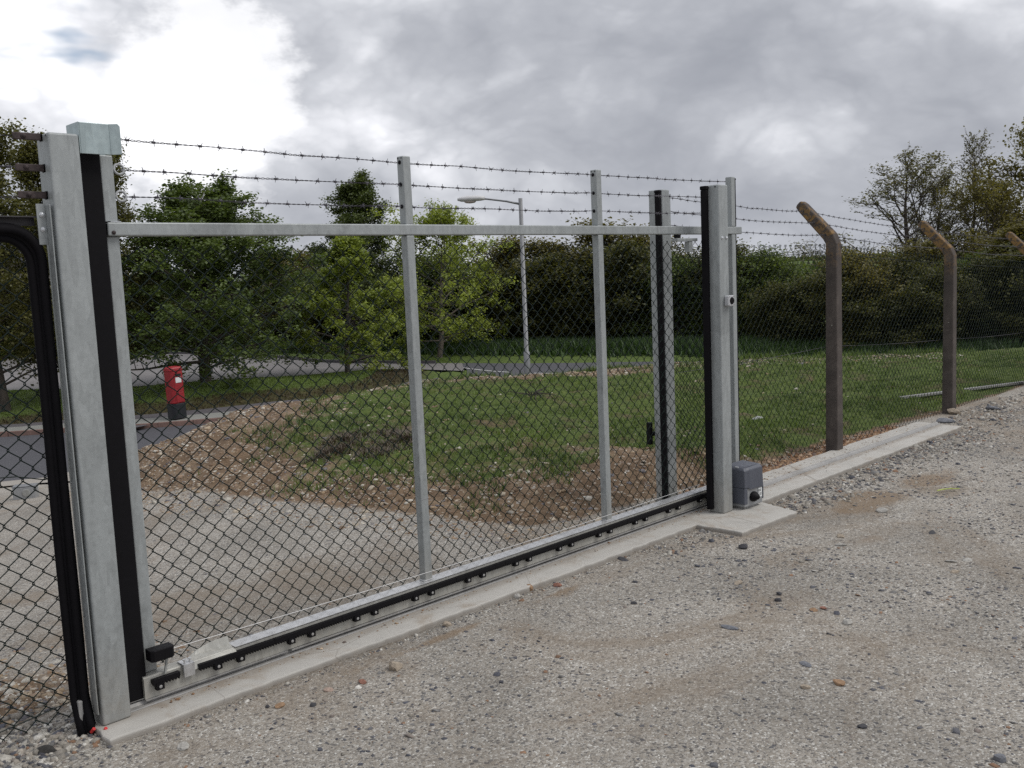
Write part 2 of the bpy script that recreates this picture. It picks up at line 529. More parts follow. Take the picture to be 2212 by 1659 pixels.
    bank = ramp(t, noise(t, v, 4, 8, 0.72, 0.4), [(0.3, (0.026, 0.022, 0.011)), (0.5, (0.055, 0.044, 0.021)), (0.72, (0.105, 0.078, 0.040))])
    col = mix(t, smooth(t, md, 0.35, 0.62), grav, soil)
    col = mix(t, smooth(t, mg, 0.40, 0.62), col, turf)
    col = mix(t, mv, col, verge)
    col = mix(t, mb, col, bank)
    h = math_n(t, 'ADD', math_n(t, 'MULTIPLY', v1.outputs['Distance'], -0.6), math_n(t, 'ADD', math_n(t, 'MULTIPLY', sand, 0.5), math_n(t, 'MULTIPLY', v2.outputs['Distance'], -0.5)))
    setp(t, p, col, 0.92, 0, bump(t, h, 0.55, 0.012))
    p.inputs['Specular IOR Level'].default_value = 0.25
    return m


MAT['ground'] = mat_ground()

# ------------------------------------------------------------------ object helpers


def tag(o, label=None, cat=None, group=None, kind=None):
    if label:
        o['label'] = label
    if cat:
        o['category'] = cat
    if group:
        o['group'] = group
    if kind:
        o['kind'] = kind
    return o


def thing(name, label, cat, loc=(0, 0, 0), rz=0.0, group=None):
    o = bpy.data.objects.new(name, None)
    o.empty_display_size = 0.2
    COL.objects.link(o)
    o.location = loc
    o.rotation_euler = (0, 0, rz)
    return tag(o, label, cat, group)


def copy_tree(o, parent=None):
    c = o.copy()
    COL.objects.link(c)
    if parent is not None:
        c.parent = parent
    for ch in list(o.children):
        copy_tree(ch, c)
    return c


class MB:
    def __init__(s):
        s.v, s.f = [], []

    def add(s, vs, fs):
        b = len(s.v)
        s.v += [tuple(p) for p in vs]
        s.f += [tuple(i + b for i in f) for f in fs]
        return s

    def box(s, x0, x1, y0, y1, z0, z1):
        return s.add([(x0, y0, z0), (x1, y0, z0), (x1, y1, z0), (x0, y1, z0), (x0, y0, z1), (x1, y0, z1), (x1, y1, z1), (x0, y1, z1)],
                     [(0, 3, 2, 1), (4, 5, 6, 7), (0, 1, 5, 4), (1, 2, 6, 5), (2, 3, 7, 6), (3, 0, 4, 7)])

    def prism(s, poly, axis, a0, a1):
        """extrude a 2D polygon along an axis (0,1,2)"""
        n = len(poly)
        vs = []
        for a in (a0, a1):
            for (p, q) in poly:
                vs.append({0: (a, p, q), 1: (p, a, q), 2: (p, q, a)}[axis])
        fs = [tuple(range(n))[::-1], tuple(range(n, 2 * n))]
        for i in range(n):
            j = (i + 1) % n
            fs.append((i, j, n + j, n + i))
        return s.add(vs, fs)

    def tube(s, pts, r, n=8, caps=True):
        pts = [Vector(p) for p in pts]
        rs = r if isinstance(r, (list, tuple)) else [r] * len(pts)
        vs, fs = [], []
        up = None
        for i, p in enumerate(pts):
            d = (pts[min(i + 1, len(pts) - 1)] - pts[max(i - 1, 0)])
            d = d.normalized() if d.length > 1e-9 else Vector((0, 0, 1))
            if up is None:
                up = Vector((0, 0, 1)) if abs(d.z) < 0.9 else Vector((1, 0, 0))
            a = d.cross(up)
            if a.length < 1e-6:
                a = d.orthogonal()
            a.normalize()
            up = a.cross(d).normalized()
            for k in range(n):
                th = 2 * math.pi * k / n
                vs.append(p + (a * math.cos(th) + up * math.sin(th)) * rs[i])
        for i in range(len(pts) - 1):
            for k in range(n):
                k2 = (k + 1) % n
                fs.append((i * n + k, i * n + k2, (i + 1) * n + k2, (i + 1) * n + k))
        if caps:
            fs.append(tuple(range(n))[::-1])
            fs.append(tuple(range((len(pts) - 1) * n, len(pts) * n)))
        return s.add(vs, fs)

    def lathe(s, prof, n=24, cx=0, cy=0):
        vs, fs = [], []
        for (r, z) in prof:
            for k in range(n):
                th = 2 * math.pi * k / n
                vs.append((cx + r * math.cos(th), cy + r * math.sin(th), z))
        for i in range(len(prof) - 1):
            for k in range(n):
                k2 = (k + 1) % n
                fs.append((i * n + k, i * n + k2, (i + 1) * n + k2, (i + 1) * n + k))
        fs.append(tuple(range(n))[::-1])
        fs.append(tuple(range((len(prof) - 1) * n, len(prof) * n)))
        return s.add(vs, fs)

    def mesh(s, name, mat, smooth=False):
        me = bpy.data.meshes.new(name)
        me.from_pydata(s.v, [], s.f)
        if mat is not None:
            me.materials.append(MAT[mat] if isinstance(mat, str) else mat)
        if smooth:
            me.shade_smooth()
        return me

    def build(s, name, mat, parent=None, smooth=False, bevel=0.0, seg=2, loc=None):
        o = bpy.data.objects.new(name, s.mesh(name, mat, smooth))
        COL.objects.link(o)
        if parent is not None:
            o.parent = parent
        if loc is not None:
            o.location = loc
        if bevel:
            b = o.modifiers.new('bevel', 'BEVEL')
            b.width = bevel
            b.segments = seg
            b.limit_method = 'ANGLE'
            b.angle_limit = R(40)
            b.harden_normals = False
        return o


def np_mesh(name, verts, faces, mat, face_attr=None, face_col=None, smooth=False):
    """verts Nx3, faces MxK (K=3 or 4)"""
    me = bpy.data.meshes.new(name)
    verts = np.asarray(verts, np.float32)
    faces = np.asarray(faces, np.int32)
    k = faces.shape[1]
    me.vertices.add(len(verts))
    me.vertices.foreach_set('co', verts.ravel())
    me.loops.add(faces.size)
    me.loops.foreach_set('vertex_index', faces.ravel())
    me.polygons.add(len(faces))
    me.polygons.foreach_set('loop_start', np.arange(0, faces.size, k, dtype=np.int32))
    if face_attr is not None:
        a = me.attributes.new('tint', 'FLOAT', 'FACE')
        a.data.foreach_set('value', np.asarray(face_attr, np.float32))
    if face_col is not None:
        a = me.attributes.new('col', 'FLOAT_COLOR', 'FACE')
        c = np.ones((len(faces), 4), np.float32)
        c[:, :3] = face_col
        a.data.foreach_set('color', c.ravel())
    me.update(calc_edges=True)
    me.validate()
    if smooth:
        me.shade_smooth()
    me.materials.append(MAT[mat] if isinstance(mat, str) else mat)
    return me


def link(name, me, parent=None, loc=None):
    o = bpy.data.objects.new(name, me)
    COL.objects.link(o)
    if parent is not None:
        o.parent = parent
    if loc is not None:
        o.location = loc
    return o


# ------------------------------------------------------------------ terrain
_perm = np.random.default_rng(3).random((256, 256))


def vnoise(x, y):
    xi, yi = np.floor(x).astype(int), np.floor(y).astype(int)
    fx, fy = x - xi, y - yi
    fx, fy = fx * fx * (3 - 2 * fx), fy * fy * (3 - 2 * fy)
    g = lambda a, b: _perm[a % 256, b % 256]
    return (g(xi, yi) * (1 - fx) + g(xi + 1, yi) * fx) * (1 - fy) + (g(xi, yi + 1) * (1 - fx) + g(xi + 1, yi + 1) * fx) * fy


def fbm(x, y, s=1.0, o=4):
    t, a, w = 0.0, 1.0, 0.0
    for i in range(o):
        t = t + a * vnoise(x * s + 17.3 * i, y * s + 9.1 * i)
        w += a
        a *= 0.5
        s *= 2.03
    return t / w


def sstep(v, a, b):
    t = np.clip((v - a) / (b - a), 0, 1)
    return t * t * (3 - 2 * t)


CTRL = np.array([
    (5, 4.8, .03), (8, 4.6, .04), (12, 4.8, 0), (16, 4.5, -.1), (22, 4, -.25), (30, 3, -.4),
    (4.97, 8.28, .12), (5.59, 6.25, .15), (6.3, 5.35, .12), (7.88, 4.6, .06), (9, 8, .05), (12, 7, .04), (16, 6.5, -.03),
    (3.87, 8.9, -.27), (3.83, 6.71, -.06), (4.11, 5.3, -.01), (4.45, 4.3, .0),
    (4.25, 10.3, -.27), (4.56, 10.51, -.2), (6.43, 11.8, -.16), (7.9, 11.77, -.06), (9.5, 11.6, .0), (10.88, 10.94, .01), (12.27, 10.26, .02),
    (14.4, 8.85, .06), (17.53, 7.82, -.13), (21.6, 6.57, -.34),
    (3.16, 9.99, -.6), (2.01, 6.49, -.26), (1, 5, -.08), (0, 4.2, -.03), (2.5, 4.6, -.04), (3.2, 5.2, -.05), (-3, 6, -.3), (-3, 12, -1.0),
    (2, 13, -1.0), (4, 15, -1.3), (5.47, 18.49, -1.63), (6.35, 17.91, -1.61), (-3, 24, -1.7), (-10, 16, -1.2), (-10, 30, -1.9),
    (5.2, 12.5, -.8), (8, 14.3, -1.15), (12, 13.8, -1.1), (16, 13.0, -1.0), (20, 12, -1.05), (26, 8, -1.0),
    (10, 16, -1.68), (14, 16.2, -1.7), (17.5, 18.3, -1.72), (20, 19.5, -1.74), (22, 18, -1.74), (24, 13, -1.7), (28, 5, -1.5),
    (8.35, 27.86, -2.06), (10.09, 26.35, -2.06), (12.61, 24.69, -2.06), (16.5, 22.9, -1.98), (20.5, 23.3, -1.9), (23.6, 25.9, -1.78),
    (-10, 41.2, -2.2), (25.5, 28.25, -1.75), (26.2, 26.3, -1.75), (27, 24.65, -1.75), (29, 20, -1.72), (33, 10, -1.6),
    (9.6, 30.2, -1.98), (11.91, 27.25, -1.95), (13.68, 25.66, -1.95), (17.5, 24.2, -1.88), (-9, 43.5, -2.1),
    (10.73, 34.8, -1.6), (13.48, 30.65, -1.58), (14.51, 27.98, -1.56), (16.45, 26.55, -1.57), (18.68, 26.42, -1.6), (20.92, 26.4, -1.62),
    (11.06, 36.34, -1.62), (14.33, 32.37, -1.62), (17.27, 31.8, -1.62), (18.89, 29.46, -1.62), (21.37, 29.02, -1.62), (23.29, 40.51, -1.62),
    (22.25, 31.88, -1.62), (21.16, 47.75, -1.62), (18.05, 51.64, -1.62), (3, 52, -1.7), (30, 33, -1.6), (36, 27, -1.5), (36, 20, -1.5), (40, 12, -1.5),
    (46, 40, -1.5), (30, 55, -1.5), (60, 20, -1.5), (60, 60, -1.5), (10, 70, -1.6), (-30, 50, -1.8), (-40, 20, -1.2), (60, 0, -.8), (-30, 5, -.4)], float)


def tps(r2):
    return 0.5 * r2 * np.log(r2 + 1e-9)


_n = len(CTRL)
_D = ((CTRL[:, None, :2] - CTRL[None, :, :2]) ** 2).sum(-1)
_A = np.zeros((_n + 3, _n + 3))
_A[:_n, :_n] = tps(_D) + np.eye(_n) * 0.02
_A[:_n, _n] = 1
_A[:_n, _n + 1:] = CTRL[:, :2]
_A[_n:, :_n] = _A[:_n, _n:].T
_W = np.linalg.solve(_A, np.concatenate([CTRL[:, 2], np.zeros(3)]))


def height0(x, y):
    x, y = np.asarray(x, float), np.asarray(y, float)
    shp = x.shape
    x, y = x.ravel(), y.ravel()
    out = np.empty(len(x))
    for a in range(0, len(x), 20000):
        xs, ys = x[a:a + 20000], y[a:a + 20000]
        r2 = (xs[:, None] - CTRL[None, :, 0]) ** 2 + (ys[:, None] - CTRL[None, :, 1]) ** 2
        out[a:a + 20000] = tps(r2) @ _W[:_n] + _W[_n] + xs * _W[_n + 1] + ys * _W[_n + 2]
    far = sstep(np.hypot(x - 15, y - 20), 45, 80)
    out = out * (1 - far) - 1.5 * far
    yard = sstep(y, 5.2, 3.95) * sstep(x, -60, -30) + sstep(y, 5.2, 3.95) * (1 - sstep(x, -60, -30))
    out = out * (1 - yard) - 0.03 * yard
    # far hill across the valley
    hill = sstep(np.hypot(x, y), 110, 330) * sstep(x - 1.15 * y, -10, 70)
    out = out + hill * (2.6 + 1.6 * fbm(x, y, 0.008, 3))
    return out.reshape(shp)


TOE = [(32, 20), (20, 17.3), (12, 15.3), (8, 14.0), (5.2, 12.3), (4.0, 10.7), (3.8, 9.4), (3.83, 8.0), (3.83, 6.71), (3.95, 5.8), (4.11, 5.3), (4.23, 4.85), (4.45, 4.35), (4.9, 4.16), (6.2, 4.08), (9.6, 4.05), (10.6, 3.95), (40, 3.6)]


def seg_dist(x, y, pl):
    best = np.full(x.shape, 1e9)
    side = np.zeros(x.shape)
    for (a, b) in zip(pl[:-1], pl[1:]):
        dx, dy = b[0] - a[0], b[1] - a[1]
        L = dx * dx + dy * dy
        t = np.clip(((x - a[0]) * dx + (y - a[1]) * dy) / L, 0, 1)
        d = np.hypot(x - a[0] - t * dx, y - a[1] - t * dy)
        s = dx * (y - a[1]) - dy * (x - a[0])
        m = d < best
        best = np.where(m, d, best)
        side = np.where(m, s, side)
    return best, np.sign(side)


def toe_sd(x, y):
    d, s = seg_dist(x, y, TOE)
    return d * s          # positive on the mound side


NEAR = [(-14, 30.2), (5.47, 18.49), (6.35, 17.91), (10, 16), (14, 16.2), (17.5, 18.3), (20, 19.5), (22, 18), (24, 13), (28, 5)]
FAR = [(-10, 41.2), (8.35, 27.86), (10.09, 26.35), (12.61, 24.69), (16.5, 22.9), (20.5, 23.3), (23.6, 25.9), (25.5, 28.25), (26.2, 26.3), (27, 24.65), (29, 20), (33, 10)]
ROAD_N = [(-14, 30.2), (5.47, 18.49), (8, 17.0), (10, 16), (14, 16.2), (17.5, 18.3), (19.2, 19.3), (20.5, 19.3), (21.3, 18.8), (22, 18), (24, 13), (28, 5)]
ROAD_F = [(-10, 41.2), (8.35, 27.86), (10.09, 26.35), (12.61, 24.69), (16.5, 22.9), (20.5, 23.3), (23.6, 25.9), (25.5, 28.25), (26.2, 26.3), (27, 24.65), (29, 20), (33, 10)]
SIDE_N = [(3, 49), (11.06, 36.34), (14.33, 32.37), (18.0, 30.2), (21.37, 28.8), (23.55, 26.0)]
SIDE_F = [(14, 58), (21.6, 48), (23.29, 40.51), (22.6, 33.2), (23.6, 30.6), (25.45, 28.2)]


def resample(pl, n):
    pl = np.array(pl, float)
    # Catmull-Rom then uniform in parameter
    k = len(pl) - 1
    ts = np.linspace(0, k, n)
    out = []
    for t in ts:
        i = min(int(t), k - 1)
        u = t - i
        p0, p1, p2, p3 = pl[max(i - 1, 0)], pl[i], pl[i + 1], pl[min(i + 2, k)]
        out.append(0.5 * ((2 * p1) + (-p0 + p2) * u + (2 * p0 - 5 * p1 + 4 * p2 - p3) * u * u + (-p0 + 3 * p1 - 3 * p2 + p3) * u ** 3))
    return np.array(out)


RN, RF = resample(ROAD_N, 120), resample(ROAD_F, 120)
SN, SF = resample(SIDE_N, 50), resample(SIDE_F, 50)


def in_poly(x, y, poly):
    inside = np.zeros(x.shape, bool)
    n = len(poly)
    for i in range(n):
        x1, y1 = poly[i]
        x2, y2 = poly[(i + 1) % n]
        if y1 == y2:
            continue
        c = ((y1 > y) != (y2 > y)) & (x < (x2 - x1) * (y - y1) / (y2 - y1) + x1)
        inside ^= c
    return inside


ROADPOLY = [tuple(p) for p in RN] + [tuple(p) for p in RF[::-1]]
SIDEPOLY = [tuple(p) for p in SN] + [tuple(p) for p in SF[::-1]]


def relief(x, y):
    """small-scale lumps of soil on the mound, ruts in the gravel"""
    sd = toe_sd(x, y)
    m = sstep(sd, -0.1, 0.7) * sstep(y, 16, 12)
    near_fence = sstep(y, 4.15, 4.6)
    m = m * near_fence
    lump = (fbm(x, y, 2.2, 4) - 0.5) * 0.16 + (fbm(x + 40, y, 7, 3) - 0.5) * 0.06
    heap = 0.07 * sstep(sd, 0.05, 0.7) * sstep(sd, 2.6, 1.0) * near_fence * (0.5 + fbm(x, y, 1.3, 3))
    g = (fbm(x, y, 0.8, 3) - 0.5) * 0.035 * (1 - m) * sstep(np.hypot(x - 4, y - 3.8), 0.2, 1.5)
    return lump * m + heap + g


def height(x, y):
    x, y = np.asarray(x, float), np.asarray(y, float)
    return height0(x, y) + relief(x, y) * sstep(np.hypot(x - 8, y - 10), 40, 25)


def h1(x, y):
    return float(height(np.array([x]), np.array([y]))[0])


def axis(fine0, fine1, step, lo, hi, grow=1.09):
    a = list(np.arange(fine0, fine1, step))
    s, p = step, a[0]
    left = []
    while p > lo:
        s = min(s * grow, 25)
        p -= s
        left.append(p)
    s, p = step, a[-1]
    right = []
    while p < hi:
        s = min(s * grow, 25)
        p += s
        right.append(p)
    return np.array(left[::-1] + a + right)


ax = axis(-0.5, 19.0, 0.085, -900, 900, 1.05)
ay = axis(0.3, 13.5, 0.085, -900, 900, 1.05)
GX, GY = np.meshgrid(ax, ay)
GZ = height(GX, GY)
rp = in_poly(GX, GY, ROADPOLY)
sp_ = in_poly(GX, GY, SIDEPOLY)
GZ = np.where(rp | sp_, GZ - 0.10, GZ)
# below the concrete strip and pad
strip_zone = (GX > 1.40) & (GX < 9.8) & (GY > 3.62) & (GY < 4.02)
GZ = np.where(strip_zone, -0.12, GZ)
nx, ny = len(ax), len(ay)
idx = np.arange(nx * ny).reshape(ny, nx)
quads = np.stack([idx[:-1, :-1], idx[:-1, 1:], idx[1:, 1:], idx[1:, :-1]], -1).reshape(-1, 4)
me = np_mesh('ground', np.stack([GX, GY, GZ], -1).reshape(-1, 3), quads, 'ground', smooth=True)
sd = toe_sd(GX, GY)
KERB_F = RF[(RF[:, 0] > -10) & (np.arange(120) < 70)]
kd, ks = seg_dist(GX, GY, [tuple(p) for p in RF[:68]])
beyond = (ks > 0) & (GY > 15)
nrd, nrs = seg_dist(GX, GY, [tuple(p) for p in RN])
beyond_far = (GX + GY > 47) | beyond
on_mound = sstep(sd, 0.0, 0.35) * (nrs < 0) * (GY > 3.9)
on_mound = np.where(beyond_far, 0, on_mound)
patch = fbm(GX, GY, 0.55, 3)
bare = np.exp(-(((GX - 5.5) / 1.15) ** 2 + ((GY - 4.55) / 0.42) ** 2))
crest_bare = np.exp(-((GY - np.interp(GX, [4.2, 6.4, 7.9, 9.5, 10.9, 12.3, 14.4, 17.5, 21], [10.4, 11.8, 11.77, 11.6, 10.94, 10.26, 8.85, 7.82, 6.7]) + .75) / 1.15) ** 2) * sstep(GX, 15.5, 11) * 1.9
grassy = on_mound * (0.56 * sstep(sd, 0.25, 1.1) + 0.12 * sstep(sd, 1.2, 3) + 0.70 * sstep(GX, 6.2, 7.4) * sstep(sd, 0.0, 0.25) + 0.6 * (patch - 0.5)) - 0.9 * bare - 0.80 * crest_bare * on_mound * (0.45 + 1.1 * patch)
verge = np.where(beyond_far, 1.0, 0.0)
verge = np.maximum(verge, sstep(np.hypot(GX - 8, GY - 8), 24, 40) * (GY > 4.5))
bank = np.where(beyond & (GX < 22.5), sstep(kd, 1.2, 1.6) * sstep(kd, 3.5, 2.9), 0.0) * 0.85


def blob(cx, cy, rx, ry, a=0.0):
    c, s = math.cos(a), math.sin(a)
    u, w = (GX - cx) * c + (GY - cy) * s, -(GX - cx) * s + (GY - cy) * c
    return np.exp(-((u / rx) ** 2 + (w / ry) ** 2))


brown = np.zeros_like(GX)
for b in ((2.15, 3.47, 0.75, 0.07, -0.03), (2.9, 3.46, 0.5, 0.05, 0), (3.75, 3.42, 0.35, 0.07, 0), (6.5, 3.0, 0.75, 0.32, -0.1), (7.5, 2.95, 0.8, 0.24, 0), (2.35, 1.75, 0.20, 0.16, 0.5),
          (5.3, 2.7, 1.0, 0.30, -0.2), (8.0, 4.15, 1.6, 0.09, 0), (6.9, 4.18, 0.7, 0.12, 0), (0.6, 4.5, 0.9, 0.5, 0.4), (10.2, 3.0, 0.5, 0.2, 0)):
    brown = np.maximum(brown, 0.80 * blob(*b))
brown = np.clip(brown * (0.15 + 1.75 * fbm(GX + 7, GY, 1.9, 4)), 0, 0.95)
for n_, arr in (('m_grass', np.clip(grassy, -1, 1)), ('m_dirt', np.maximum(on_mound, 0.78 * blob(1.05, 4.45, 0.75, 0.45, -0.5))), ('m_verge', verge * (1 - on_mound)), ('m_bank', bank), ('m_brown', brown)):
    a = me.attributes.new(n_, 'FLOAT', 'POINT')
    a.data.foreach_set('value', arr.astype(np.float32).ravel())
tag(link('ground', me), kind='structure')


def ruled(A, B, nu, dz, mat, name, label=None):
    n = len(A)
    V = []
    for i in range(n):
        for k in range(nu + 1):
            t = k / nu
            V.append(A[i] * (1 - t) + B[i] * t)
    V = np.array(V)
    z = height(V[:, 0], V[:, 1]) + dz
    V = np.column_stack([V, z])
    ii = np.arange(n * (nu + 1)).reshape(n, nu + 1)
    q = np.stack([ii[:-1, :-1], ii[:-1, 1:], ii[1:, 1:], ii[1:, :-1]], -1).reshape(-1, 4)
    o = link(name, np_mesh(name, V, q, mat, smooth=True))
    return tag(o, kind='structure')


ruled(RN, RF, 10, 0.0, 'asphalt', 'road')
ruled(SN, SF, 12, 0.02, 'tarmac', 'side_road')


def offset(pl, d):
    pl = np.asarray(pl)
    tg = np.gradient(pl, axis=0)
    tg /= np.linalg.norm(tg, axis=1)[:, None]
    return pl + np.column_stack([-tg[:, 1], tg[:, 0]]) * d


FK = RF[:57]                      # far kerb line up to the junction tip
ruled(offset(FK, 0.14), offset(FK, 0.86), 2, 0.115, 'paving', 'pavement')
ruled(offset(FK, 0.86), offset(FK, 1.5), 2, 0.105, 'dark_path', 'path')
# kerb stones one by one
fk = resample([tuple(p) for p in FK[::4]], 900)
cum = np.concatenate([[0], np.cumsum(np.linalg.norm(np.diff(fk, axis=0), axis=1))])
kerb = thing('kerb', 'pinkish kerb of separate stones along the far side of the road', 'kerb')
pos = 0.0
kme = MB().box(-0.452, 0.452, 0.0, 0.13, -0.15, 0.125).mesh('kerb_stone', 'kerb')
kmm = []
while pos < cum[-1] - 1 and len(kmm) < 60:
    i = np.searchsorted(cum, pos)
    j = min(np.searchsorted(cum, pos + 0.915), len(fk) - 1)
    p, q = fk[i], fk[j]
    if p[0] > 2:
        o = link('kerb_stone', kme, kerb)
        o.location = ((p[0] + q[0]) / 2, (p[1] + q[1]) / 2, h1((p[0] + q[0]) / 2, (p[1] + q[1]) / 2) + random.uniform(-0.004, 0.004))
        o.rotation_euler = (0, 0, math.atan2(q[1] - p[1], q[0] - p[0]))
        kmm.append(o)
    pos += 0.915
# concrete edging between the gravel drive and the road
EN = resample(NEAR[:4], 40)
ruled(offset(EN, -1.0), offset(EN, -0.02), 2, 0.03, 'concrete', 'concrete_apron')


def road_line(pts, w, name='road_marking'):
    A = resample(pts, 14)
    return ruled(offset(A, -w / 2), offset(A, w / 2), 1, 0.004, 'road_paint', name)


road_line([(24.55, 27.6), (24.25, 26.2), (24.3, 24.4)], 0.07)
road_line([(24.5, 23.4), (24.9, 22.0), (25.3, 20.6)], 0.10)
road_line([(23.0, 23.9), (23.4, 23.3)], 0.10)
road_line([(8.6, 22.9), (9.62, 22.14), (11.2, 21.4)], 0.10)
# grass strip kerb at the far side of the side road
sk = offset(SF[8:46], -0.07)
KS = MB()
for a, b in zip(sk[:-1], sk[1:]):
    d = Vector((b[0] - a[0], b[1] - a[1], 0))
    L = d.length
    ang = math.atan2(d.y, d.x)
    z = h1((a[0] + b[0]) / 2, (a[1] + b[1]) / 2)
    KS.add([Matrix.Rotation(ang, 3, 'Z') @ Vector(c) + Vector((a[0], a[1], z)) for c in
            [(0, -.06, -.1), (L, -.06, -.1), (L, .06, -.1), (0, .06, -.1), (0, -.06, .13), (L, -.06, .13), (L, .06, .13), (0, .06, .13)]],
           [(0, 3, 2, 1), (4, 5, 6, 7), (0, 1, 5, 4), (1, 2, 6, 5), (2, 3, 7, 6), (3, 0, 4, 7)])
tag(KS.build('edging', 'dark_path'), kind='structure')

# concrete foundation strip with the motor pad, one poured slab
outl = [(1.355, 3.605), (5.235, 3.572), (5.245, 3.235), (5.915, 3.212), (6.02, 3.562), (9.86, 3.558), (9.92, 4.03), (1.37, 4.05), (1.36, 3.83)]
dense = []
for (a, b) in zip(outl, outl[1:] + outl[:1]):
    L = math.hypot(b[0] - a[0], b[1] - a[1])
    n = max(2, int(L / 0.05))
    for k in range(n):
        t = k / n
        j = 0.007 if k else 0
        dense.append((a[0] + (b[0] - a[0]) * t + random.uniform(-j, j), a[1] + (b[1] - a[1]) * t + random.uniform(-j, j)))
slab = MB().prism(dense, 2, -0.16, 0.0).build('concrete_strip', 'concrete', bevel=0.006)
tag(slab, kind='structure')

# guide rail on the slab
rail = MB()
rail.prism([(3.772, 0.001), (3.848, 0.001), (3.846, 0.006), (3.826, 0.008), (3.818, 0.020), (3.804, 0.020), (3.796, 0.008), (3.774, 0.006)], 0, 1.50, 9.88)
tag(rail.build('guide_rail', 'galv_dull'), 'long low steel guide rail set along the middle of the concrete strip', 'rail')

# ------------------------------------------------------------------ wire helpers


def chain_link(n_wires, a, b, n_half, r, z0, parity=0, knuckle=0.0, wob=0.0, seed=0):
    """woven diamond mesh in the XZ plane; returns verts, faces"""
    rg = np.random.default_rng(seed)
    V, F = [], []
    base = 0
    for i in range(n_wires):
        pts = []
        ph = (i + parity) % 2
        for j in range(n_half + 1):
            right = (j + ph) % 2 == 0
            x = (i + 1) * a + r * 1.5 if right else i * a - r * 1.5
            z = z0 + j * b
            y = 0.0
            s = 0.0022
            yy = r * 0.95 if right else -r * 0.95
            pts.append((x, -yy, z - s))
            pts.append((x, yy, z + s))
        if knuckle:
            lx, ly, lz = pts[-1]
            sgn = 1 if (n_half + ph) % 2 == 0 else -1
            pts += [(lx, ly, lz + knuckle * 0.8), (lx - sgn * 0.008, ly, lz + knuckle * 1.15), (lx - sgn * 0.016, ly, lz + knuckle * 0.7), (lx - sgn * 0.010, ly + 0.004, lz + 0.004)]
        P = np.array(pts)
        if wob:
            P[:, 1] += wob * np.sin(P[:, 0] * 3.1 + P[:, 2] * 2.3)
            P[:, 0] += (fbm(P[:, 0] * 1.0 + 50, P[:, 2] + 80, 2.0, 2) - 0.5) * wob * 1.2
            P[:, 2] += (fbm(P[:, 0] * 1.0 + 10, P[:, 2] + 30, 2.0, 2) - 0.5) * wob * 1.2
        T = np.gradient(P, axis=0)
        T /= np.linalg.norm(T, axis=1)[:, None] + 1e-9
        A = np.cross(T, np.array([0, 1.0, 0]))
        A /= np.linalg.norm(A, axis=1)[:, None] + 1e-9
        Bv = np.cross(T, A)
        ring = np.stack([P + A * r, P + Bv * r, P - A * r, P - Bv * r], 1)
        V.append(ring.reshape(-1, 3))
        n = len(P)
        ii = np.arange(n * 4).reshape(n, 4) + base
        nxt = np.roll(ii, -1, axis=1)
        F.append(np.stack([ii[:-1], nxt[:-1], nxt[1:], ii[1:]], -1).reshape(-1, 4))
        base += n * 4
    return np.concatenate(V), np.concatenate(F)


def barb_mesh():
    m = MB()
    m.tube([(-0.007, 0, 0), (0.007, 0, 0)], 0.0052, 6)
    for k in range(4):
        th = k * math.pi / 2 + 0.4
        d = Vector((0.35 * (-1) ** k, math.cos(th), math.sin(th))).normalized()
        x = (-0.004, -0.0015, 0.0015, 0.004)[k]
        m.tube([Vector((x, 0, 0)), Vector((x, 0, 0)) + d * 0.0175], [0.0018, 0.0011], 4)
    return m.mesh('barb', 'barb')


BARB = barb_mesh()


def barbed_wire(parent, pts, spacing=0.1, twist=0.05, r=0.0018, fine=True, seed=0, sag=0.0):
    """pts: control points of the strand; two twisted wires with barbs as sub-parts"""
    rg = random.Random(seed)
    P = np.array(pts, float)
    seg = np.linalg.norm(np.diff(P, axis=0), axis=1)
    cum = np.concatenate([[0], np.cumsum(seg)])
    L = cum[-1]

    def at(s):
        i = min(np.searchsorted(cum, s, side='right') - 1, len(P) - 2)
        i = max(i, 0)
        t = (s - cum[i]) / seg[i]
        p = P[i] * (1 - t) + P[i + 1] * t
        p = p.copy()
        p[2] += -sag * 4 * t * (1 - t)
        p[2] += 0.006 * (fbm(np.array([s * 3.0 + seed * 7.7]), np.array([seed * 3.3]), 1.0, 2)[0] - 0.5) * 2
        p[1] += 0.005 * (fbm(np.array([s * 2.2 + seed * 5.1]), np.array([seed * 1.3 + 40]), 1.0, 2)[0] - 0.5) * 2
        return p
    m = MB()
    step = twist / 6 if fine else 0.06
    S = np.arange(0, L, step)
    C = [at(s) for s in S]
    if fine:
        for k in (0, 1):
            q = []
            for s, c in zip(S, C):
                th = 2 * math.pi * s / twist + math.pi * k
                d = (P[-1] - P[0])
                d = d / np.linalg.norm(d)
                a = np.cross(d, (0, 0, 1.0))
                a /= np.linalg.norm(a)
                u = np.cross(a, d)
                amp = 0.0021 + 0.0012 * math.sin(s * 9 + seed)
                q.append(c + (a * math.cos(th) + u * math.sin(th)) * amp)
            m.tube(q, r, 3)
    else:
        m.tube(C, r * 1.7, 4)
    w = m.build('barbed_wire', 'barb', parent)
    s = rg.uniform(0.03, spacing)
    while s < L - 0.02:
        c = at(s)
        d = Vector(at(min(s + 0.02, L - 1e-4)) - at(max(s - 0.02, 0)))
        o = link('barb', BARB, w)
        o.location = c
        q = d.to_track_quat('X', 'Z')
        o.rotation_mode = 'QUATERNION'
        o.rotation_quaternion = q @ Matrix.Rotation(rg.uniform(0, 6.28), 3, 'X').to_quaternion()
        s += spacing * rg.uniform(0.85, 1.15)
    return w


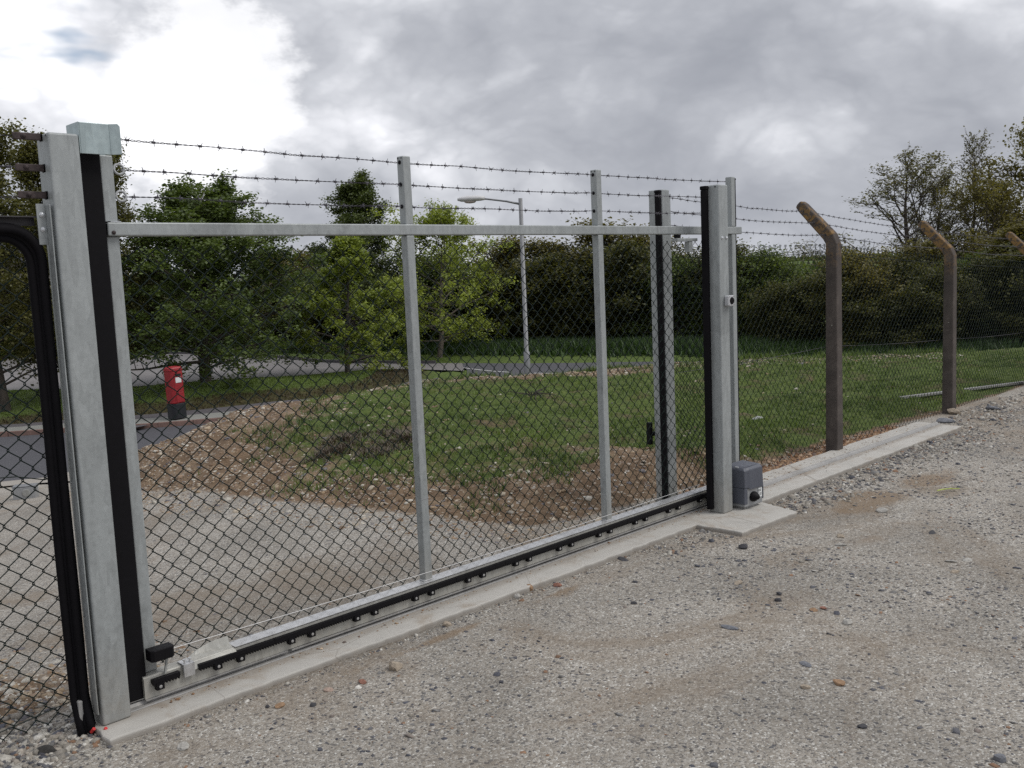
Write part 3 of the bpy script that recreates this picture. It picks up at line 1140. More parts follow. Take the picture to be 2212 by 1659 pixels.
def bolt(parent, loc, axis='y', r=0.008, mat='galv_bright', name='bolt', dome=True):
    m = MB()
    m.lathe([(r * 1.3, 0), (r * 1.3, r * 0.25), (r, r * 0.3), (r * 0.85, r * 0.75), (r * 0.4, r * 1.0)], 10)
    o = m.build(name, mat, parent, smooth=False)
    o.location = loc
    o.rotation_euler = {'y': (R(90), 0, 0), 'x': (0, R(-90), 0), 'z': (0, 0, 0)}[axis]
    return o


# ------------------------------------------------------------------ sliding gate
gate = thing('sliding_gate', 'long galvanised sliding gate of green mesh with three barbed wires on top', 'gate')
gp = gate
# bottom beam
bm_ = MB().prism([(3.780, .030), (3.780, .117), (3.785, .122), (3.842, .122), (3.847, .117), (3.847, .030)], 0, 1.578, 6.19)
bm_.build('bottom_beam', 'beam', gp)
MB().box(1.99, 6.19, 3.776, 3.848, 0.1235, 0.1275).build('beam_capping', 'galv_bright', gp, bevel=0.001)
MB().box(1.58, 2.25, 3.7765, 3.786, 0.0225, 0.0285).build('beam_lip', 'galv_dull', gp)
MB().box(2.27, 6.18, 3.7745, 3.786, 0.0205, 0.0265).build('beam_lip', 'galv_dull', gp)
# stile, uprights, rail
MB().box(1.606, 1.657, 3.822, 3.872, 0.1235, 1.9115).box(1.606, 1.657, 3.822, 3.872, 1.9665, 2.226).build('stile', 'galv', gp, bevel=0.004)
for x, nm in ((3.10, 0), (4.592, 0)):
    u = MB().box(x, x + 0.049, 3.80, 3.849, 0.129, 1.9115).build('upright', 'galv', gp, bevel=0.005)
    e = MB().box(x, x + 0.049, 3.80, 3.849, 1.9665, 2.302).build('wire_post', 'galv', gp, bevel=0.005)
    for z, rr in ((2.2715, .0105), (2.1625, .0105), (2.055, .0105)):
        h = MB()
        h.lathe([(rr, 0), (rr, 0.002), (rr * 0.7, 0.0035)], 12)
        o = h.build('wire_grommet', 'rubber', e)
        o.location = (x - 0.0005, 3.826, z)
        o.rotation_euler = (0, R(-90), 0)
        MB().tube([(x - 0.004, 3.826, z), (x - 0.0006, 3.826, z)], 0.004, 8).build('wire_eye', 'galv_dull', e)
    for yy in (3.812, 3.838):
        o = MB().lathe([(0.004, 0), (0.004, 0.001), (0.003, 0.002)], 8).build('drill_hole', 'black_print', e)
        o.location = (x - 0.0005, yy, 2.292)
        o.rotation_euler = (0, R(-90), 0)
    MB().box(x + 0.003, x + 0.046, 3.8015, 3.812, 1.9652, 1.9690).build('weld_bead', 'galv_bright', u)
    MB().box(x - 0.012, x + 0.047, 3.7955, 3.838, 0.1278, 0.1345).build('base_weld', 'galv_bright', u, bevel=0.002)
MB().box(3.1005, 3.1495, 3.7985, 3.7995, 0.56, 0.566).build('saw_mark', 'galv_dull', gp)
MB().box(1.604, 6.222, 3.797, 3.852, 1.9125, 1.9655).build('top_rail', 'galv', gp, bevel=0.005)
MB().box(1.6035, 1.618, 3.80, 3.85, 1.9663, 1.9695).box(1.6036, 1.66, 3.80, 3.85, 1.9664, 1.9694).build('rail_cap_plate', 'galv_bright', gp)
MB().box(1.6020, 1.6034, 3.803, 3.846, 1.918, 1.960).build('rail_end', 'rubber', gp)
b_ = bolt(gp, (1.625, 3.7965, 1.925), 'y', 0.0065, 'rust', 'screw')
MB().box(6.092, 6.142, 3.80, 3.85, 0.129, 1.9115).box(6.092, 6.142, 3.80, 3.85, 1.9665, 2.318).build('tail_stile', 'galv', gp, bevel=0.005)
MB().box(6.148, 6.174, 3.812, 3.842, 0.10, 1.9115).box(6.148, 6.174, 3.812, 3.842, 1.9665, 2.306).box(6.146, 6.176, 3.810, 3.844, 2.296, 2.312).build('safety_edge', 'rubber', gp, bevel=0.006)
# mesh
V, F = chain_link(int(4.43 / 0.0405), 0.0405, 0.0405, int(1.78 / 0.0405), 0.0023, 0.128, wob=0.004)
V += np.array([1.66, 3.862, 0])
link('wire_mesh', np_mesh('wire_mesh', V, F, 'mesh_wire'), gp)
# barbed wires
for k, (z, zr) in enumerate(((2.296, 2.286), (2.176, 2.172), (2.071, 2.064))):
    barbed_wire(gp, [(1.69, 3.84, z), (3.10, 3.826, (2.2715, 2.1625, 2.055)[k]), (4.59, 3.826, (2.2715, 2.1625, 2.055)[k]), (6.07, 3.826, zr)], seed=k + 1, sag=0.004)
for z in (2.176, 2.071):
    m = MB()
    m.tube([(1.686 + 0.020 * math.cos(t), 3.84 + 0.004 * math.sin(t), z + 0.020 * math.sin(t)) for t in np.linspace(0, 2 * math.pi, 17)], 0.005, 8, caps=False)
    m.tube([(1.667, 3.84, z), (1.648, 3.84, z)], 0.004, 8)
    m.build('eye_bolt', 'galv_dull', gp, smooth=True)
# rope of the safety edge
pts = []
for t in np.linspace(0, 1, 40):
    x = 1.705 + t * (5.62 - 1.705)
    pts.append((x, 3.80, 0.200 + (0.170 - 0.200) * t - 0.020 * math.sin(math.pi * t)))
MB().tube(pts, 0.0016, 5).build('safety_wire', 'wire_white', gp)
MB().prism([(1.600, 3.748), (1.612, 3.735), (1.690, 3.735), (1.702, 3.748), (1.702, 3.795), (1.600, 3.795)], 2, 0.188, 0.236).build('limit_box', 'plastic_black', gp, bevel=0.003)
MB().add([(1.662, 3.768, 0.118), (1.670, 3.768, 0.118), (1.684, 3.768, 0.187), (1.676, 3.768, 0.187), (1.662, 3.776, 0.118), (1.670, 3.776, 0.118), (1.684, 3.776, 0.187), (1.676, 3.776, 0.187)],
         [(0, 1, 2, 3), (7, 6, 5, 4), (0, 4, 5, 1), (2, 6, 7, 3), (1, 5, 6, 2), (0, 3, 7, 4)]).build('limit_stay', 'galv', gp)
# bent limit-switch bracket over the beam
lb = MB()
prof = []
for t in np.linspace(0, 1, 14):
    x = 1.795 + t * 0.195
    top = 0.122 + 0.040 * math.sin(min(t * 1.3, 1) * math.pi / 2) ** 0.8
    prof.append((x, top))
vs, fs = [], []
for (x, z) in prof:
    vs += [(x - 0.035 * (1 - (x - 1.795) / 0.195), 3.766, 0.088 + 0.02 * (x - 1.795) / 0.195), (x, 3.779, 0.1185), (x, 3.826, 0.1300), (x, 3.838, z)]
n = len(prof)
for i in range(n - 1):
    for k in range(3):
        fs.append((i * 4 + k, (i + 1) * 4 + k, (i + 1) * 4 + k + 1, i * 4 + k + 1))
lbo = lb.add(vs, fs).build('limit_bracket', 'beam', gp)
sm = lbo.modifiers.new('solid', 'SOLIDIFY')
sm.thickness = 0.0025
MB().box(1.742, 1.790, 3.758, 3.7695, 0.074, 0.126).box(1.742, 1.790, 3.758, 3.82, 0.1265, 0.1295).build('magnet_plate', 'galv_bright', gp, bevel=0.001)
for x in (1.752, 1.776):
    m = MB().lathe([(0.0035, 0), (0.0035, 0.012), (0.008, 0.014), (0.008, 0.018)], 8)
    o = m.build('limit_screw', 'galv_bright', gp)
    o.location = (x, 3.772, 0.130)
# toothed rack in sections
PITCH = 0.3667


def rack_section(L):
    m = MB()
    m.box(0, L, 3.7565, 3.7785, 0.0915, 0.1085)
    n = int(L / 0.0126)
    w = L / n
    for k in range(n):
        x = k * w
        m.add([(x + 0.0012, 3.757, 0.0917), (x + w - 0.0012, 3.757, 0.0917), (x + w * .66, 3.757, 0.0800), (x + w * .34, 3.757, 0.0800),
               (x + 0.0012, 3.776, 0.0917), (x + w - 0.0012, 3.776, 0.0917), (x + w * .66, 3.776, 0.0800), (x + w * .34, 3.776, 0.0800)],
              [(0, 3, 2, 1), (4, 5, 6, 7), (0, 4, 7, 3), (1, 2, 6, 5), (3, 7, 6, 2), (0, 1, 5, 4)])
    return m.mesh('gear_rack', 'plastic_black')


rack_full = rack_section(PITCH - 0.002)
rack_b = rack_section(0.118)
lug_m = MB().box(-0.0165, 0.0165, 3.7555, 3.7785, 0.0600, 0.0905).mesh('rack_lug', 'plastic_black')
scr = MB().lathe([(0.0085, 0), (0.0085, 0.0015), (0.007, 0.0035), (0.003, 0.0045)], 10).mesh('lug_screw', 'galv_dull')


def lug(parent, x):
    l = link('rack_lug', lug_m, parent, (x, 0, 0))
    s_ = link('lug_washer', MB().lathe([(0.0068, 0), (0.0068, 0.0015), (0.0035, 0.0025)], 10).mesh('lug_washer', 'galv_dull') if not bpy.data.meshes.get('lug_washer') else bpy.data.meshes['lug_washer'], parent, (x, 3.7554, 0.0735))
    s_.rotation_euler = (R(90), 0, 0)


ra = link('gear_rack', rack_b, gp, (1.606, 0, 0))
lug(ra, 0.030)
x = 1.8095
for k in range(12):
    L = PITCH
    if x + L > 6.1:
        break
    r_ = link('gear_rack', rack_full, gp, (x, 0, 0))
    lug(r_, 1.897 - 1.8095)
    lug(r_, 2.006 - 1.8095)
    x += PITCH

# ------------------------------------------------------------------ left catch post
lp = thing('gate_post', 'tall galvanised catch post with a zinc hood at the left end of the gate', 'gate post', (0, 0, 0), group='galvanised gate posts')
MB().box(1.386, 1.4985, 3.735, 3.85, 0.0005, 2.287).build('post_body', 'galv', lp, bevel=0.008, seg=3)
MB().box(1.5015, 1.598, 3.795, 3.856, 0.0305, 2.236).build('safety_edge', 'rubber', lp, bevel=0.006)
hd = MB()
# hood: top-and-side channel whose front lip flares outwards
hp = [(1.503, 3.748), (1.618, 3.748), (1.668, 3.729)]
th = 0.004
hd.box(1.5015, 1.506, 3.742, 3.855, 2.217, 2.334)
hd.box(1.5062, 1.618, 3.742, 3.746, 2.217, 2.333)
hd.add([(1.618, 3.742, 2.217), (1.655, 3.727, 2.219), (1.655, 3.731, 2.219), (1.618, 3.746, 2.217), (1.618, 3.742, 2.333), (1.648, 3.730, 2.3345), (1.648, 3.734, 2.3345), (1.618, 3.746, 2.333),
        (1.655, 3.727, 2.325), (1.655, 3.731, 2.325)],
       [(0, 1, 8, 5, 4), (7, 6, 9, 2, 3), (0, 3, 2, 1), (4, 5, 6, 7), (1, 2, 9, 8), (8, 9, 6, 5), (0, 4, 7, 3)])
hd.box(1.5062, 1.618, 3.847, 3.851, 2.217, 2.333)
hd.add([(1.618, 3.847, 2.217), (1.650, 3.868, 2.219), (1.650, 3.872, 2.219), (1.618, 3.851, 2.217), (1.618, 3.847, 2.333), (1.650, 3.868, 2.338), (1.650, 3.872, 2.338), (1.618, 3.851, 2.333)],
       [(0, 3, 2, 1), (4, 5, 6, 7), (0, 1, 5, 4), (1, 2, 6, 5), (2, 3, 7, 6), (3, 0, 4, 7)])
hd.build('keeper_hood', 'zinc_blue', lp, bevel=0.0015)
for k, z in enumerate((2.276, 2.163, 2.064)):
    w = MB().box(1.285, 1.385, 3.792, 3.802, z - 0.014, z + 0.012).build('straining_plate', 'rust', lp, bevel=0.003)
    bolt(w, (1.322, 3.791, z), 'y', 0.008, 'rust')
    MB().box(1.385, 1.3995 - 0.0145, 3.785, 3.815, z - 0.016, z + 0.014).build('weld_pad', 'galv_dull', w)
# vertical stretcher angle against the left face
sa = MB().box(1.372, 1.3765, 3.745, 3.79, 0.05, 2.025).box(1.340, 1.3715, 3.7865, 3.791, 1.88, 2.03)
sa.build('fixing_angle', 'galv', lp, bevel=0.001)
for z in (1.99, 1.935):
    bolt(lp, (1.358, 3.786, z), 'y', 0.008)
o = MB().lathe([(0.004, 0), (0.004, 0.001), (0.003, 0.002)], 8).build('drill_hole', 'black_print', lp)
o.location = (1.3865, 3.755, 2.277)
o.rotation_euler = (0, R(-90), 0)

# ------------------------------------------------------------------ motor-side post with safety edge
mp_ = thing('gate_post', 'stout galvanised post standing beside the grey motor box on the concrete pad', 'gate post', group='galvanised gate posts')
MB().box(5.574, 5.686, 3.575, 3.69, 0.0005, 2.226).build('post_body', 'galv', mp_, bevel=0.008, seg=3)
MB().box(5.538, 5.571, 3.650, 3.694, 0.025, 2.196).box(5.535, 5.5725, 3.647, 3.697, 2.196, 2.222).build('safety_edge', 'rubber', mp_, bevel=0.006)
for x in (5.608, 5.660):
    bolt(mp_, (x, 3.5745, 1.875), 'y', 0.009, 'galv_bright', 'coach_bolt')
o = MB().lathe([(0.006, 0), (0.006, 0.001), (0.005, 0.002)], 8).build('drill_hole', 'black_print', mp_)
o.location = (5.5735, 3.60, 2.213)
o.rotation_euler = (0, R(-90), 0)
# top guide bracket under the rail, with a roller
MB().box(5.30, 5.53, 3.715, 3.765, 1.862, 1.882).box(5.44, 5.478, 3.72, 3.76, 1.79, 1.86).build('guide_bracket', 'galv', mp_, bevel=0.003)
MB().lathe([(0.022, 1.885), (0.024, 1.905), (0.022, 1.908)], 12, 5.36, 3.76).build('guide_roller', 'plastic_black', mp_)

# rear guide post behind the gate
rpst = thing('gate_post', 'second galvanised post seen through the gate mesh with a wide black rubber edge', 'gate post', group='galvanised gate posts')
MB().box(5.533, 5.620, 4.0, 4.115, 0.0005, 2.23).build('post_body', 'galv', rpst, bevel=0.006, seg=3)
MB().box(5.6225, 5.660, 4.02, 4.10, 0.02, 2.205).build('fixing_channel', 'galv', rpst, bevel=0.004)
MB().box(5.505, 5.531, 4.004, 4.046, 0.02, 2.205).box(5.503, 5.532, 4.002, 4.048, 2.205, 2.226).build('safety_edge', 'rubber', rpst, bevel=0.006)
MB().box(5.495, 5.527, 4.125, 4.16, 0.44, 0.60).box(5.5275, 5.56, 4.1165, 4.14, 0.50, 0.53).build('photocell', 'plastic_black', rpst, bevel=0.004)
for yy in (4.0, 4.08):
    bolt(rpst, (5.58, yy + 0.03, 2.231), 'z', 0.006)

# key switch / intercom on the motor post
ks_ = thing('push_button', 'small silver push button unit with a round black centre on a post', 'button', (5.655, 3.5735, 1.455))
m = MB().prism([(-0.029, -0.036), (0.029, -0.036), (0.036, -0.029), (0.036, 0.029), (0.029, 0.036), (-0.029, 0.036), (-0.036, 0.029), (-0.036, -0.029)], 1, -0.034, 0.0)
m.build('housing', 'alu', ks_, bevel=0.006)
m = MB().lathe([(0.024, 0), (0.024, 0.003), (0.021, 0.006), (0.006, 0.007)], 20)
o = m.build('button', 'rubber', ks_)
o.location = (0.004, -0.034, 0.0)
o.rotation_euler = (R(90), 0, 0)
for dx in (-0.028, 0.028):
    for dz in (-0.028, 0.028):
        o = MB().lathe([(0.003, 0), (0.003, 0.001), (0.002, 0.0015)], 8).build('screw', 'dark_steel', ks_)
        o.location = (dx, -0.0342, dz)
        o.rotation_euler = (R(90), 0, 0)

# ------------------------------------------------------------------ gate motor
mo = thing('gate_motor', 'dark grey sliding gate motor with silver base and black release knob', 'motor', (5.742, 3.514, 0.0), R(-3))
W_, D_, H_ = 0.218, 0.17, 0.300
MB().prism([(0.004, 0.0), (W_ - 0.012, -0.004), (W_, 0.01), (W_, D_), (0, D_), (0, 0.006)], 2, 0.018, 0.150).build('motor_base', 'motor_silver', mo, bevel=0.006)
MB().box(0.02, W_ - 0.03, 0.02, D_ - 0.02, 0.0005, 0.0175).build('fixing_plate', 'galv_dull', mo)
cv = MB()
# side wing of the cover reaching lower than its front
cv.prism([(-0.006, -0.002), (0.030, -0.004), (0.034, 0.006), (0.034, D_ + 0.004), (-0.006, D_ + 0.004)], 2, 0.036, 0.150)
ring0 = [(-0.006, -0.006), (0.030, -0.006), (0.052, -0.012), (W_ - 0.01, -0.012), (W_ + 0.005, 0.0), (W_ + 0.005, D_ + 0.004), (-0.006, D_ + 0.004)]
ring1 = [(-0.004, -0.002), (0.028, -0.002), (0.050, -0.006), (W_ - 0.012, -0.006), (W_ + 0.002, 0.004), (W_ + 0.002, D_), (-0.004, D_)]
ring2 = [(0.012, 0.016), (0.032, 0.014), (0.054, 0.012), (W_ - 0.02, 0.012), (W_ - 0.010, 0.02), (W_ - 0.010, D_ - 0.012), (0.012, D_ - 0.012)]
n = len(ring0)
zs = [[0.1503, 0.1503, 0.136, 0.136, 0.136, 0.1503, 0.1503], [H_ - 0.028] * 2 + [H_ - 0.022] * 3 + [H_ - 0.012] * 2, [H_ - 0.008] * 2 + [H_ - 0.004] * 3 + [H_ + 0.004] * 2]
vs = [(p[0], p[1], z) for rg_, zz in zip((ring0, ring1, ring2), zs) for p, z in zip(rg_, zz)]
fs = []
for i in range(2):
    for k in range(n):
        k2 = (k + 1) % n
        fs.append((i * n + k, i * n + k2, (i + 1) * n + k2, (i + 1) * n + k))
fs += [tuple(range(n))[::-1], tuple(range(2 * n, 3 * n))]
cv.add(vs, fs)
cv.build('motor_cover', 'motor_dark', mo, bevel=0.006, seg=3)
MB().box(0.212, 0.2215, -0.0045, 0.012, 0.045, 0.134).build('cover_rib', 'motor_dark', mo, bevel=0.002)
kn = MB().lathe([(0.036, 0), (0.036, 0.010), (0.032, 0.020), (0.024, 0.034), (0.014, 0.046), (0.005, 0.050)], 20)
o = kn.build('release_knob', 'plastic_black', mo, smooth=True)
o.location = (0.094, -0.003, 0.082)
o.rotation_euler = (R(90), 0, 0)
o.scale = (1.15, 1.0, 1.0)
k2_ = MB().lathe([(0.008, 0), (0.008, 0.002), (0.003, 0.003)], 12).build('key_cap', 'alu', o)
k2_.location = (-0.002, -0.016, 0.037)
MB().box(0.010, 0.022, -0.014, -0.007, 0.031, 0.0345).build('knob_mark', 'white', o)
st_ = MB().box(0.155, 0.198, -0.0075, -0.0045, 0.064, 0.128).build('warning_label', 'white', mo)
for (a, b, c, d) in ((0.158, 0.170, 0.106, 0.120), (0.178, 0.183, 0.104, 0.122), (0.182, 0.186, 0.113, 0.117), (0.165, 0.192, 0.092, 0.0945), (0.165, 0.190, 0.085, 0.0872), (0.165, 0.186, 0.078, 0.0802)):
    MB().box(a, b, -0.0085, -0.0076, c, d).build('label_mark', 'black_print', st_)
MB().box(0.162, 0.166, -0.0090, -0.0086, 0.110, 0.116).build('label_mark', 'white', st_)
MB().box(-0.004, 0.004, 0.05, 0.075, H_ - 0.008, H_ + 0.001).build('cover_badge', 'alu', mo)

# ------------------------------------------------------------------ fence to the right, on cranked concrete posts
rf = thing('chain_link_fence', 'old chain link fence on brown cranked concrete posts beside the gravel', 'fence')


def cranked_post():
    m = MB()
    w0, w1 = 0.118, 0.105
    secs = [(0.0, 0.0, w0), (0.0, 1.86, w1), (0.03, 1.925, w1 * 1.0), (0.285, 2.195, w1 * 0.86), (0.312, 2.222, w1 * 0.74), (0.326, 2.236, w1 * 0.45)]
    vs = []
    dirs = [(0, 1), (0, 1), (0.45, 0.89), (0.69, 0.72), (0.69, 0.72), (0.69, 0.72)]
    for (y, z, w), (dy, dz) in zip(secs, dirs):
        ny_, nz_ = dz, -dy     # normal within the bend plane
        for sx, sy in ((-1, -1), (1, -1), (1, 1), (-1, 1)):
            vs.append((sx * w / 2, y + sy * w / 2 * ny_, z + sy * w / 2 * nz_))
    fs = []
    for i in range(len(secs) - 1):
        for k in range(4):
            k2 = (k + 1) % 4
            fs.append((i * 4 + k, i * 4 + k2, (i + 1) * 4 + k2, (i + 1) * 4 + k))
    fs += [(3, 2, 1, 0), tuple(range(len(secs) * 4 - 4, len(secs) * 4))]
    m.add(vs, fs)
    return m.mesh('concrete_post', 'old_post')


cpm = cranked_post()
PX = [8.115, 10.79, 13.55, 16.2, 18.9, 21.5]
PZ = [0.0, -0.15, -0.27, -0.42, -0.52, -0.6]
PY = [4.035, 4.03, 4.02, 4.0, 3.98, 3.96]
holem = MB().lathe([(0.008, 0), (0.008, 0.001), (0.006, 0.0015)], 8).mesh('wire_hole', 'black_print')
for x, z, y in zip(PX, PZ, PY):
    p_ = link('concrete_post', cpm, rf, (x, y, z - 0.02))
    if x < 9:
        p_['label'] = 'brown post nearest the motor box'
    bv = p_.modifiers.new('bevel', 'BEVEL')
    bv.width = 0.012
    bv.segments = 2
    bv.limit_method = 'ANGLE'
    bv.angle_limit = R(40)
    for (yy, zz) in ((0.0, 1.76), (0.05, 1.94), (0.15, 2.05), (0.26, 2.165)):
        h_ = link('wire_hole', holem, p_, (-0.0535 if zz < 1.9 else -0.0515, yy, zz))
        h_.rotation_euler = (0, R(-90), 0)
# mesh bays, sloping with the posts
bays = [(5.80, 8.115, 0.0, 0.0)] + [(PX[i], PX[i + 1], PZ[i], PZ[i + 1]) for i in range(4)]
for i, (x0, x1, za, zb) in enumerate(bays):
    a = 0.0405
    nW = max(1, int(round((x1 - x0) / a)))
    V, F = chain_link(nW, (x1 - x0) / nW, 0.0405, 44, 0.0021, 0.03, parity=i, knuckle=0.022, wob=0.012)
    V[:, 2] += za + (zb - za) * V[:, 0] / (x1 - x0)
    V[:, 1] += 4.092
    V[:, 0] += x0
    link('wire_mesh', np_mesh('wire_mesh', V, F, 'mesh_wire'), rf)
for zz, rr, mt in ((1.765, 0.0022, 'mesh_wire'), (0.93, 0.002, 'barb')):
    pts = []
    for i, (x0, x1, za, zb) in enumerate(bays):
        for t in np.linspace(0, 1, 9)[:-1]:
            pts.append((x0 + (x1 - x0) * t, 4.090, zz + za + (zb - za) * t - 0.012 * math.sin(math.pi * t)))
    MB().tube(pts, rr, 5).build('line_wire', mt, rf)
for k, (yo, zo) in enumerate(((0.26, 2.14), (0.15, 2.03), (0.05, 1.915))):
    pts = [(5.662, 4.06, 2.19 - 0.085 * k * 1.15)]
    for i in range(5):
        pts.append((PX[i], PY[i] + yo, zo + PZ[i]))
    barbed_wire(rf, pts, 0.105, fine=False, seed=20 + k, sag=0.02, r=0.0014)

# ------------------------------------------------------------------ fence to the left
lf = thing('chain_link_fence', 'green chain link fence with black cables looping along its top left of the gate', 'fence')
nW = int(2.2 / 0.0405)
V, F = chain_link(nW, 0.0405, 0.0405, 47, 0.0023, 0.03, wob=0.006, seed=3)
V += np.array([1.345 - nW * 0.0405, 3.862, 0])
link('wire_mesh', np_mesh('wire_mesh', V, F, 'mesh_wire'), lf)
MB().box(-0.9, 1.345, 3.832, 3.838, 1.952, 1.985).box(-0.9, 1.347, 3.800, 3.8315, 1.981, 1.986).build('top_angle', 'dark_steel', lf, bevel=0.001)
for k, (rad, zt, yo, xo) in enumerate(((0.125, 1.948, 3.822, 1.358), (0.113, 1.928, 3.818, 1.336), (0.100, 1.908, 3.822, 1.314), (0.118, 1.938, 3.800, 1.347))):
    pts = [(-0.9, yo, zt - 0.01), (0.4, yo, zt - 0.015), (xo - rad - 0.05, yo, zt)]
    for t in np.linspace(0, math.pi / 2, 9):
        pts.append((xo - rad + rad * math.sin(t), yo, zt - rad + rad * math.cos(t)))
    for z in np.linspace(zt - rad - 0.1, 0.12, 10):
        pts.append((xo + 0.002 * math.sin(z * 4 + k), yo, z))
    pts += [(xo + 0.004, yo - 0.02, 0.03), (xo + 0.006, yo - 0.04, -0.04)]
    MB().tube(pts, 0.0150, 10).build('cable', 'cable', lf, smooth=True)
MB().tube([(-0.9, 3.858, 1.01), (0.6, 3.858, 0.99), (1.1, 3.858, 1.03), (1.2, 3.858, 1.02), (1.30, 3.858, 0.99), (1.372, 3.858, 1.005)], 0.0022, 5).build('line_wire', 'mesh_wire', lf)
MB().tube([(-0.9, 3.858, 0.06), (0.9, 3.858, 0.05), (1.372, 3.858, 0.10)], 0.0022, 5).build('line_wire', 'mesh_wire', lf)
for k, z in enumerate((2.278, 2.165, 2.055)):
    barbed_wire(lf, [(0.2, 3.80, z + 0.05), (0.85, 3.80, z + 0.028), (1.29, 3.797, z)], 0.1, seed=40 + k, sag=0.01)
rs_ = MB().box(1.318, 1.362, 3.79, 3.83, 0.02, 0.11).build('post_shoe', 'galv_dull', lf, bevel=0.004)
for x, y in ((1.345, 3.755), (1.378, 3.722)):
    o = MB().tube([(x, y, -0.012), (x + 0.006, y - 0.014, 0.004)], 0.007, 8).build('red_end_cap', 'red_plastic', lf)

# ------------------------------------------------------------------ junction box and steel channel
jb = thing('junction_box', 'small grey box with a pale round disc lying on gravel by the road', 'box', (4.9, 15.4, 0), R(-32))
jb.location.z = h1(4.9, 15.4)
MB().box(-0.16, 0.16, -0.10, 0.10, -0.02, 0.19).build('box_body', 'motor_silver', jb, bevel=0.012)
MB().box(-0.165, 0.165, -0.105, 0.105, 0.1905, 0.205).build('box_lid', 'lamp_grey', jb, bevel=0.004)
o = MB().lathe([(0.06, 0), (0.06, 0.006), (0.05, 0.010)], 20).build('round_cover', 'galv', jb)
o.location = (0.03, -0.1005, 0.10)
o.rotation_euler = (R(90), 0, 0)
ch = MB()
ch.add([Vector(p) for p in [(0, 0, 0), (3.2, 0, 0), (3.2, 0.05, 0), (0, 0.05, 0), (0, 0, .03), (3.2, 0, .03), (3.2, 0.05, .03), (0, 0.05, .03)]],
       [(0, 3, 2, 1), (4, 5, 6, 7), (0, 1, 5, 4), (1, 2, 6, 5), (2, 3, 7, 6), (3, 0, 4, 7)])
cho = ch.build('steel_channel', 'galv_dull', bevel=0.004)
cho.location = (11.2, 4.72, h1(11.2, 4.72) + 0.012)
cho.rotation_euler = (0, R(1.2), R(-14))
tag(cho, 'long grey steel bar lying in the grass behind the concrete posts', 'steel bar')

# ------------------------------------------------------------------ pillar box
pz = h1(12.23, 25.47)
pb = thing('post_box', 'red pillar box on a black base leaning beside the far pavement', 'post box', (12.23, 25.47, -1.80), R(6))
pb.scale = (0.84, 0.84, 0.90)
pb.rotation_euler = (R(0.5), R(-1.5), R(6))


def rrect(w, d, r, n=6):
    out = []
    for cx_, cy_, a0 in ((w - r, -d + r, -90), (w - r, d - r, 0), (-w + r, d - r, 90), (-w + r, -d + r, 180)):
        for k in range(n + 1):
            a = R(a0 + 90 * k / n)
            out.append((cx_ + r * math.cos(a), cy_ + r * math.sin(a)))
    return out


def loft(m, rings):
    n = len(rings[0][0])
    vs = [(p[0], p[1], z) for rg_, z in rings for p in rg_]
    fs = []
    for i in range(len(rings) - 1):
        for k in range(n):
            k2 = (k + 1) % n
            fs.append((i * n + k, i * n + k2, (i + 1) * n + k2, (i + 1) * n + k))
    fs += [tuple(range(n))[::-1], tuple(range((len(rings) - 1) * n, len(rings) * n))]
    m.add(vs, fs)
    return m


loft(MB(), [(rrect(.272, .24, .16), -0.1), (rrect(.268, .235, .16), 0.34), (rrect(.24, .21, .15), 0.36)]).build('plinth', 'post_black', pb)
loft(MB(), [(rrect(.24, .21, .15), .3605), (rrect(.255, .225, .15), .375), (rrect(.258, .228, .15), .39), (rrect(.258, .228, .15), 1.36)]).build('body', 'red_post', pb)
loft(MB(), [(rrect(.256, .226, .15), 1.361), (rrect(.272, .242, .16), 1.375), (rrect(.272, .242, .16), 1.405), (rrect(.262, .232, .16), 1.412), (rrect(.262, .232, .16), 1.44), (rrect(.235, .205, .14), 1.475), (rrect(.13, .11, .09), 1.495)]).build('cap', 'red_post', pb)
MB().box(-0.135, 0.155, -0.2345, -0.226, 0.40, 1.335).build('door', 'red_post', pb, bevel=0.01)
MB().box(-0.10, 0.145, -0.2485, -0.2350, 0.40, 0.70).build('kick_panel', 'red_post', pb, bevel=0.008)
ap = MB().box(-0.085, 0.125, -0.2415, -0.2350, 1.20, 1.275).build('aperture', 'black_print', pb)
MB().box(-0.095, 0.135, -0.262, -0.2350, 1.276, 1.296).build('aperture_hood', 'red_post', pb, bevel=0.004)
MB().box(-0.085, 0.125, -0.2455, -0.2350, 1.00, 1.165).build('collection_plate', 'white', pb, bevel=0.004)
em = MB()
for z, w in ((0.93, .05), (0.89, .075), (0.86, .06), (0.82, .08), (0.79, .05), (0.74, .085)):
    em.box(0.02 - w, 0.02 + w, -0.2390, -0.2352, z - .010, z + .006)
em.build('embossed_crest', 'red_post', pb, bevel=0.002)

# ------------------------------------------------------------------ street lamp
lx, ly = 17.85, 17.28
lz = h1(lx, ly)
sl = thing('street_lamp', 'slim grey street lamp with its arm reaching left beyond the mound', 'street lamp', (lx, ly, lz))
top = 3.58 - lz
MB().tube([(0, 0, -0.2), (0, 0, 1.3), (0, 0, 1.32), (0, 0, top)], [0.085, 0.085, 0.058, 0.052], 12).build('column', 'lamp_grey', sl, smooth=True)
u = Vector((-0.66, 0.75, 0)).normalized()
hz_ = top - 0.10
arm = [u * 0.03 + Vector((0, 0, hz_ - 0.04)), u * 0.35 + Vector((0, 0, hz_ + 0.04)), u * 0.75 + Vector((0, 0, hz_ + 0.105)), u * 0.98 + Vector((0, 0, hz_ + 0.14))]
MB().tube(arm, [0.028, 0.024, 0.022, 0.022], 8).build('arm', 'lamp_grey', sl, smooth=True)
hv = []
side = Vector((-u.y, u.x, 0))
rings = []
